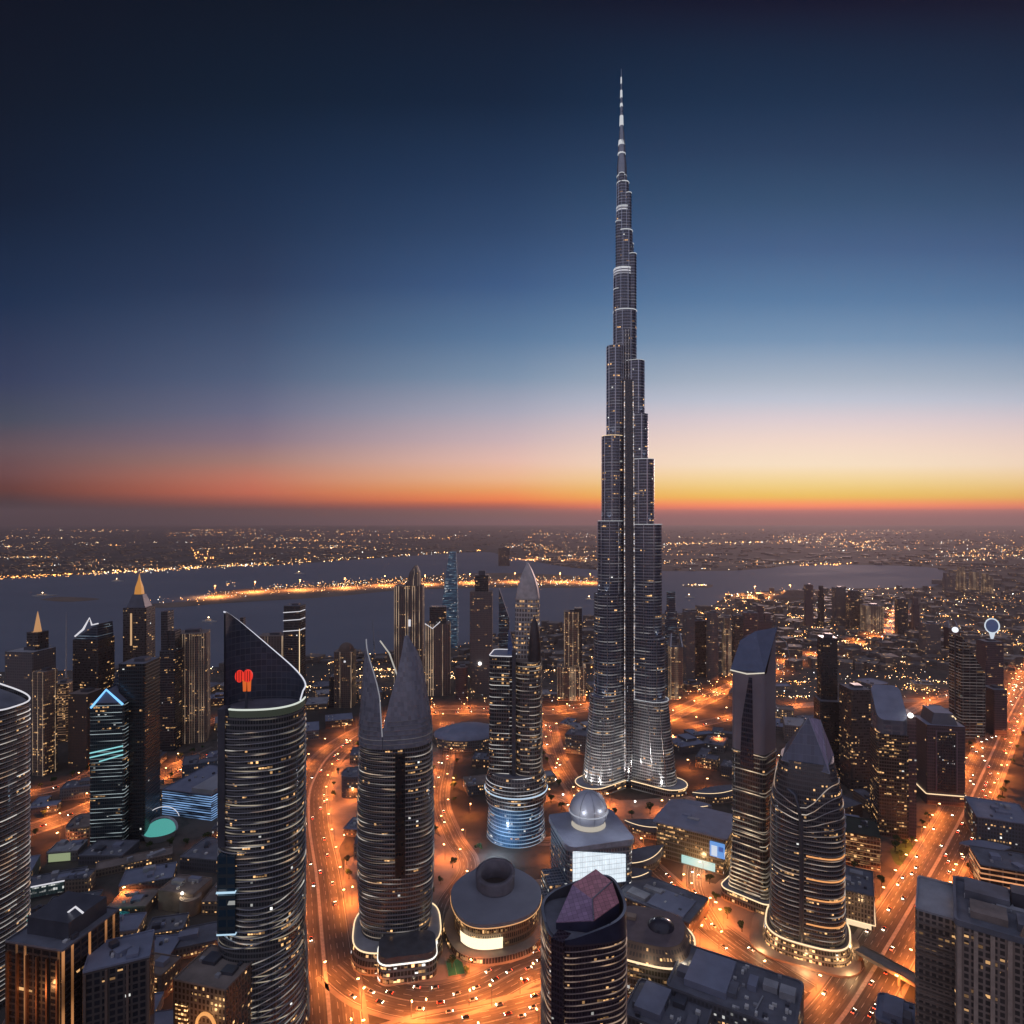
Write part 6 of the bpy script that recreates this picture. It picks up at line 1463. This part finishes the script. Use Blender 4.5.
# traffic -----------------------------------------------------------------
car_cols = {"white": (.7, .7, .68), "black": (.02, .02, .022), "silver": (.42, .43, .45), "red": (.35, .03, .025)}
hl_m = glow_mat("headlight_white", (1, .86, .62), 30.0); tl_m = glow_mat("taillight_red", (1, .07, .02), 12.0)
glass_c = plain("car_glass", (.02, .025, .03), .1)
def make_car(colr):
    t = thing("car", "car", "car")
    g = Geo()
    prof = [(-2.2, .35), (2.2, .35), (2.25, .75), (1.1, .95), (-1.9, 1.0), (-2.25, .85)]
    rows = [[(x_, -.88, z) for x_, z in prof], [(x_, .88, z) for x_, z in prof]]
    g.loft(rows); g.face(rows[0]); g.face(rows[1][::-1])
    g.build("body", plain("car_paint_" + colr, car_cols[colr], .3, .2), t)
    g = Geo(); g.loft([[(1.0, -.8, .94), (1.0, .8, .94), (-1.7, .8, .97), (-1.7, -.8, .97)], [(.3, -.65, 1.45), (.3, .65, 1.45), (-1.2, .65, 1.45), (-1.2, -.65, 1.45)]]); g.cap([(.3, -.65, 1.45), (.3, .65, 1.45), (-1.2, .65, 1.45), (-1.2, -.65, 1.45)])
    g.build("cabin", glass_c, t)
    for y_ in (-.6, .6):
        g = Geo(); g.box(2.26, y_, .55, .16, .42, .3); g.build("headlight", hl_m, t)
        g = Geo(); g.box(-2.28, y_, .6, .14, .45, .28); g.build("taillight", tl_m, t)
        for x_ in (-1.4, 1.4):
            g = Geo(); g.tube([(x_, y_ * 1.48 - .1, .33), (x_, y_ * 1.48 + .1, .33)], .33, 10); g.build("wheel", plain("tyre", (.02, .02, .02), .8), t)
    return t
protos = {c: make_car(c) for c in car_cols}; used = set(); n_c = 0
taken = []
for r in ROADS:
    pts = r['pts']; got = 0; tries = 0
    while got < r['cars'] and tries < 4000 and n_c < 300:
        tries += 1
        i = R.randrange(2, len(pts) - 3)
        p, q = pts[i], pts[i + 1]; t = (q - p).normalized(); nr = Vector((t.y, -t.x))
        s_ = R.choice((-1, 1)); ln = R.randrange(r['lanes']); off = s_ * (r['median'] / 2 + r['lw'] * (ln + .5))
        c = p + nr * off + t * R.uniform(0, 5)
        if not in_view(c.x, c.y, 0) or any((c - k_).length < 9 for k_ in taken): continue
        if not clear_of(c.x, c.y, -4): continue
        dr = t if s_ > 0 else -t
        cl = R.choices(list(car_cols), (4, 3, 3, 1))[0]
        o = protos[cl] if cl not in used else copy_tree(protos[cl]); used.add(cl)
        o.location = (c.x, c.y, r['z'] + .012); o.rotation_euler = (0, 0, math.atan2(dr.y, dr.x))
        o["label"] = "%s car on the %s" % (cl, r['what']); o["group"] = "%s cars on the %s" % (cl, r['what'])
        taken.append(c); got += 1; n_c += 1
print("cars", n_c)

# low houses between the landmarks ------------------------------------------
MARKS = [("the oval arena", G(466, 735)), ("the spear-topped tower", (C_X, C_D)), ("the twin-peaked tower", (B_X, B_D)), ("the crescent tower", (A_X, A_D)), ("the ring-roofed hall", (D_X, D_D)), ("the domed building", (E_X, E_D)),
         ("the tallest tower", (MT_X, MT_D)), ("the slant-roofed tower", (GX_, Gd)), ("the wave-topped tower", (HX, Hd)), ("the plum box tower", G(950, 806)), ("the arched-front tower", G(898, 838)),
         ("the near black stepped tower", G(835, 778)), ("the striped blue hall", G(194, 818)), ("the blue chevron tower", G(104, 848)), ("the brown ribbed slab", G(184, 744)), ("the teal pavilion", G(160, 838)),
         ("the brown office block", G(873, 930)), ("the blade-topped tower", G(975, 738)), ("the curved banded tower", (OX, Od)), ("the round-headed tower", G(343, 708)), ("the shouldered tower", G(481, 694)), ("the split beige tower", G(572, 700)),
         ("the glass-fronted box", G(704, 868)), ("the amber-crowned tower", G(677, 700)), ("the orange striped block", G(1022, 906)), ("the slim gridded tower", G(39, 776))]
hues = ("tan", "grey", "brown", "cream", "slate")
seen_labels = {}
roofs = (("dark", roof_dark), ("dark", roof_dark), ("bluish", roof_blue), ("brown", roof_brown), ("pale grey", roof_grey))
cands = []
yy = 400.0
while yy < 1240:
    xx = -0.86 * yy
    st = 30 + yy * 0.022
    while xx < 0.86 * yy:
        cands.append((xx + R.uniform(-.22, .22) * st, yy + R.uniform(-.22, .22) * st, st)); xx += st
    yy += st
n_h = 0
for x, y, st in cands:
    if n_h >= 290: break
    w_, dp = st * R.uniform(.5, .86), st * R.uniform(.45, .82)
    rad = .5 * math.hypot(w_, dp)
    if not in_view(x, y, 30) or on_water(x, y) or road_gap(x, y) < rad * .92 + 3 or not clear_of(x, y, rad * .86): continue
    if y > 1000 and R.random() < .35: continue
    kx = R.random()
    h = R.choice((7, 9, 11, 13)) if kx < .8 else R.uniform(15, 26)
    ih = R.randrange(5); rn, rm = R.choice(roofs)
    rz = R.choice((-.5, -.42, -.35, .3, .4, .1)) if x > 0 else R.choice((.3, .2, .42, -.15, .1))
    hh = "tall" if h > 14 else "low"; sz = "wide" if w_ * dp > .5 * st * st else "small"
    ms = sorted(MARKS, key=lambda m_: math.hypot(m_[1][0] - x, m_[1][1] - y))
    def rel(m_):
        dxm, dym = x - m_[1][0], y - m_[1][1]
        if dym > abs(dxm) * .9: return "behind " + m_[0]
        if -dym > abs(dxm) * .9: return "in front of " + m_[0]
        return ("to the right of " if dxm > 0 else "to the left of ") + m_[0]
    lab = None
    for suff in ("%s" % rel(ms[0]), "between %s and %s" % (ms[0][0], ms[1][0]), "%s, toward %s" % (rel(ms[0]), ms[1][0]), "%s, toward %s" % (rel(ms[0]), ms[2][0]), "%s, facing %s" % (rel(ms[1]), ms[2][0])):
        for desc in ("%s %s %s house, %s roof" % (sz, hh, hues[ih], rn),):
            cand = desc + " " + suff
            if cand not in seen_labels and len(cand.split()) <= 16: lab = cand; break
        if lab: break
    if not lab: continue
    seen_labels[lab] = 1
    shape = R.random()
    t = thing("low_house", lab, "house", (x, y), rz, "low houses between the towers", rad * .8)
    if shape < .3:     # L-shaped
        a = .45
        o = [(-w_/2, -dp/2), (w_/2, -dp/2), (w_/2, -dp/2 + dp * a), (-w_/2 + w_ * a, -dp/2 + dp * a), (-w_/2 + w_ * a, dp/2), (-w_/2, dp/2)]
    elif shape < .42: o = sup(w_, dp, 4, 28)
    else: o = rrect(w_, dp, .5, 1)
    Geo().loft([lift(o, 0.1), lift(o, h)]).build("wall", fm_low[ih], t)
    g = Geo(); rows = [lift(o, h), lift(o, h + .9), lift(o, h + .9, 1 - 1.2 / w_), lift(o, h + .1, 1 - 1.2 / w_)]
    g.loft(rows); g.cap(rows[-1]); rf = g.build("roof", rm, t)
    for i in range(R.choice((1, 1, 2, 3))):
        g = Geo(); g.box(-w_ * .26 + R.uniform(-.1, .12) * w_, (-.28 + .25 * i) * dp, h + .1, R.uniform(2, 6), R.uniform(2, 5), R.uniform(1.2, 3)); g.build("roof_unit", R.choice((roof_grey, dark_metal, roof_blue, roof_dark)), rf)
    for i in range(R.randrange(2, 6)):
        g = Geo(); g.box(R.uniform(-.4, -.05) * w_, R.uniform(-.42, .4) * dp if shape >= .3 else R.uniform(-.42, -.1) * dp, h + .1, R.uniform(1.2, 2.4), R.uniform(1.2, 2.4), R.uniform(.9, 1.8)); g.build("air_unit", R.choice((roof_grey, air_white, air_white, dark_metal)), rf)
    if shape > .8 and h < 14:
        g = Geo(); g.box(w_ * .18, dp * .1, h + .1, w_ * .4, dp * .5, 3.6); up_ = g.build("upper_floor", fm_low[ih], t)
        g = Geo(); g.box(w_ * .18, dp * .1, h + 3.7, w_ * .42, dp * .53, .4); g.build("upper_roof", rm, up_)
    n_h += 1
print("houses", n_h)

# trees ----------------------------------------------------------------------
leaf_m = plain("leaf_green", (.055, .095, .03), .7, var=.5, scale=.6)
trunk_m = plain("tree_bark", (.10, .07, .05), .9)
def make_tree(seed):
    rr = random.Random(seed)
    t = thing("tree", "tree", "tree")
    g = Geo(); g.tube([(0, 0, 0), (.1, 0, 1.6), (.05, .1, 3.2)], [.3, .22, .14], 7)
    for a in (0, 2.1, 4.2): g.tube([(.05, .1, 2.6), (1.1 * math.cos(a), 1.1 * math.sin(a), 4.4)], [.12, .05], 5)
    g.build("trunk", trunk_m, t)
    g = Geo()
    cl = [(rr.uniform(-1.7, 1.7), rr.uniform(-1.7, 1.7), rr.uniform(3.6, 6.2), rr.uniform(.9, 1.5)) for _ in range(9)]
    for cx, cy_, cz, r_ in cl:
        for _ in range(60):
            v = Vector((rr.gauss(0, 1), rr.gauss(0, 1), rr.gauss(0, .8))).normalized() * r_ * rr.uniform(.55, 1.1)
            a = Vector((rr.gauss(0, 1), rr.gauss(0, 1), rr.gauss(0, 1))).normalized() * .38; b = a.cross(Vector((rr.gauss(0, 1), rr.gauss(0, 1), rr.gauss(0, 1))).normalized()) * .8
            c = Vector((cx, cy_, cz)) + v
            g.face([tuple(c - a), tuple(c + b), tuple(c + a), tuple(c - b)])
    g.build("crown", leaf_m, t)
    return t
flat_poly("lawn", [(890, 850), (905, 842), (922, 846), (926, 858), (914, 868), (896, 864)], plain("lawn_grass", (.05, .10, .03), .9, var=.4, scale=.2), 0.012)
tp = [make_tree(i) for i in range(3)]; n_t = 0
for zone, pix, sc_ in (("lit lawn beside the arched-front tower", [(895, 852), (900, 860), (906, 848), (912, 856), (918, 850), (921, 861), (909, 865), (898, 846)], 1.3),
                 ("forecourt edge of the wave-topped tower", [(765, 955), (780, 968), (795, 980), (838, 985), (848, 972), (752, 945), (742, 932)], 1.0),
                 ("plaza of the tallest tower", [(600, 812), (615, 816), (632, 818), (650, 814), (668, 818), (590, 806), (684, 806)], 1.3),
                 ("roadside of the ring-roofed hall", [(452, 968), (466, 975), (482, 977), (500, 976), (516, 972), (532, 962)], 1.0),
                 ("kerb of the wide highway near the overpass", [(905, 960), (917, 944), (928, 925), (882, 998), (938, 905)], 1.1),
                 ("lane in front of the striped blue hall", [(150, 850), (170, 848), (186, 846), (208, 842)], 1.2)):
    for px, py in pix:
        x, y = G(px, py)
        if road_gap(x, y) < 1.5 or n_t > 250: continue
        o = tp[n_t] if n_t < 3 else copy_tree(tp[n_t % 3])
        o.location = (x, y, 0.1 if "wave" not in zone else 0.1); o.rotation_euler = (0, 0, R.uniform(0, 6)); s_ = sc_ * R.uniform(.8, 1.25); o.scale = (s_, s_, s_)
        o["label"] = "small leafy tree on the " + zone; o["group"] = "trees on the " + zone; n_t += 1
for r in ROADS:                      # street trees behind the kerb
    L = 0.0; nxt = 10.0
    for p, q in zip(r['pts'], r['pts'][1:]):
        L += (q - p).length
        if L < nxt: continue
        nxt = L + R.uniform(14, 34)
        t = (q - p).normalized(); nr = Vector((t.y, -t.x)); s_ = R.choice((-1, 1))
        c = p + nr * s_ * (r['w'] / 2 + 5.5 + R.uniform(0, 2))
        if c.y > 900 or not in_view(c.x, c.y, 0) or road_gap(c.x, c.y) < 4.5 or not clear_of(c.x, c.y, 1.5) or n_t > 150: continue
        o = copy_tree(tp[n_t % 3]); o.location = (c.x, c.y, .02); o.rotation_euler = (0, 0, R.uniform(0, 6)); s_ = R.uniform(.8, 1.35); o.scale = (s_, s_, s_)
        o["label"] = "street tree beside the " + r['what']; o["group"] = "street trees beside the " + r['what']; n_t += 1
print("trees", n_t)
# boats -----------------------------------------------------------------------
hull_m = plain("boat_hull", (.5, .48, .45), .5)
for lb, px, py, s_ in (("small lit boat nearest the gold-tipped tower's point", 118, 581.5, 60), ("long pale boat on the open water above the pinnacle tower", 45, 596, 90), ("boat with white lights just below the lit island", 210, 622, 50), ("boat out on the bay near the thin far slab", 690, 598, 40), ("little dark boat off the split beige tower", 590, 600, 40), ("boat in the channel between the far shore and the island", 300, 574, 70)):
    x, y = G(px, py); t = thing("boat", lb, "boat", (x, y, .3), R.uniform(-.3, .3))
    w_ = s_ * .18
    g = Geo(); o = [(-s_/2, -w_/2), (s_ * .3, -w_/2), (s_/2, 0), (s_ * .3, w_/2), (-s_/2, w_/2)]; g.loft([lift(o, -.2, .9), lift(o, 4)]); g.cap(lift(o, 4)); g.build("hull", hull_m, t)
    g = Geo(); g.box(-s_ * .12, 0, 4, s_ * .4, w_ * .6, 4); g.build("cabin", facade("boat_cabin", (.1, .1, .1), (.5, .48, .45), lit=.8, ls=1.5, fh=2, ww=2), t)
    g = Geo(); g.tube([(-s_ * .1, 0, 8), (-s_ * .1, 0, 13)], .3, 6); g.build("mast", pale_metal, t)
    g = Geo(); g.dome(-s_ * .1, 0, 14, 1.8, 1, 8, 4, -90); g.build("mast_light", L_WARM, t)
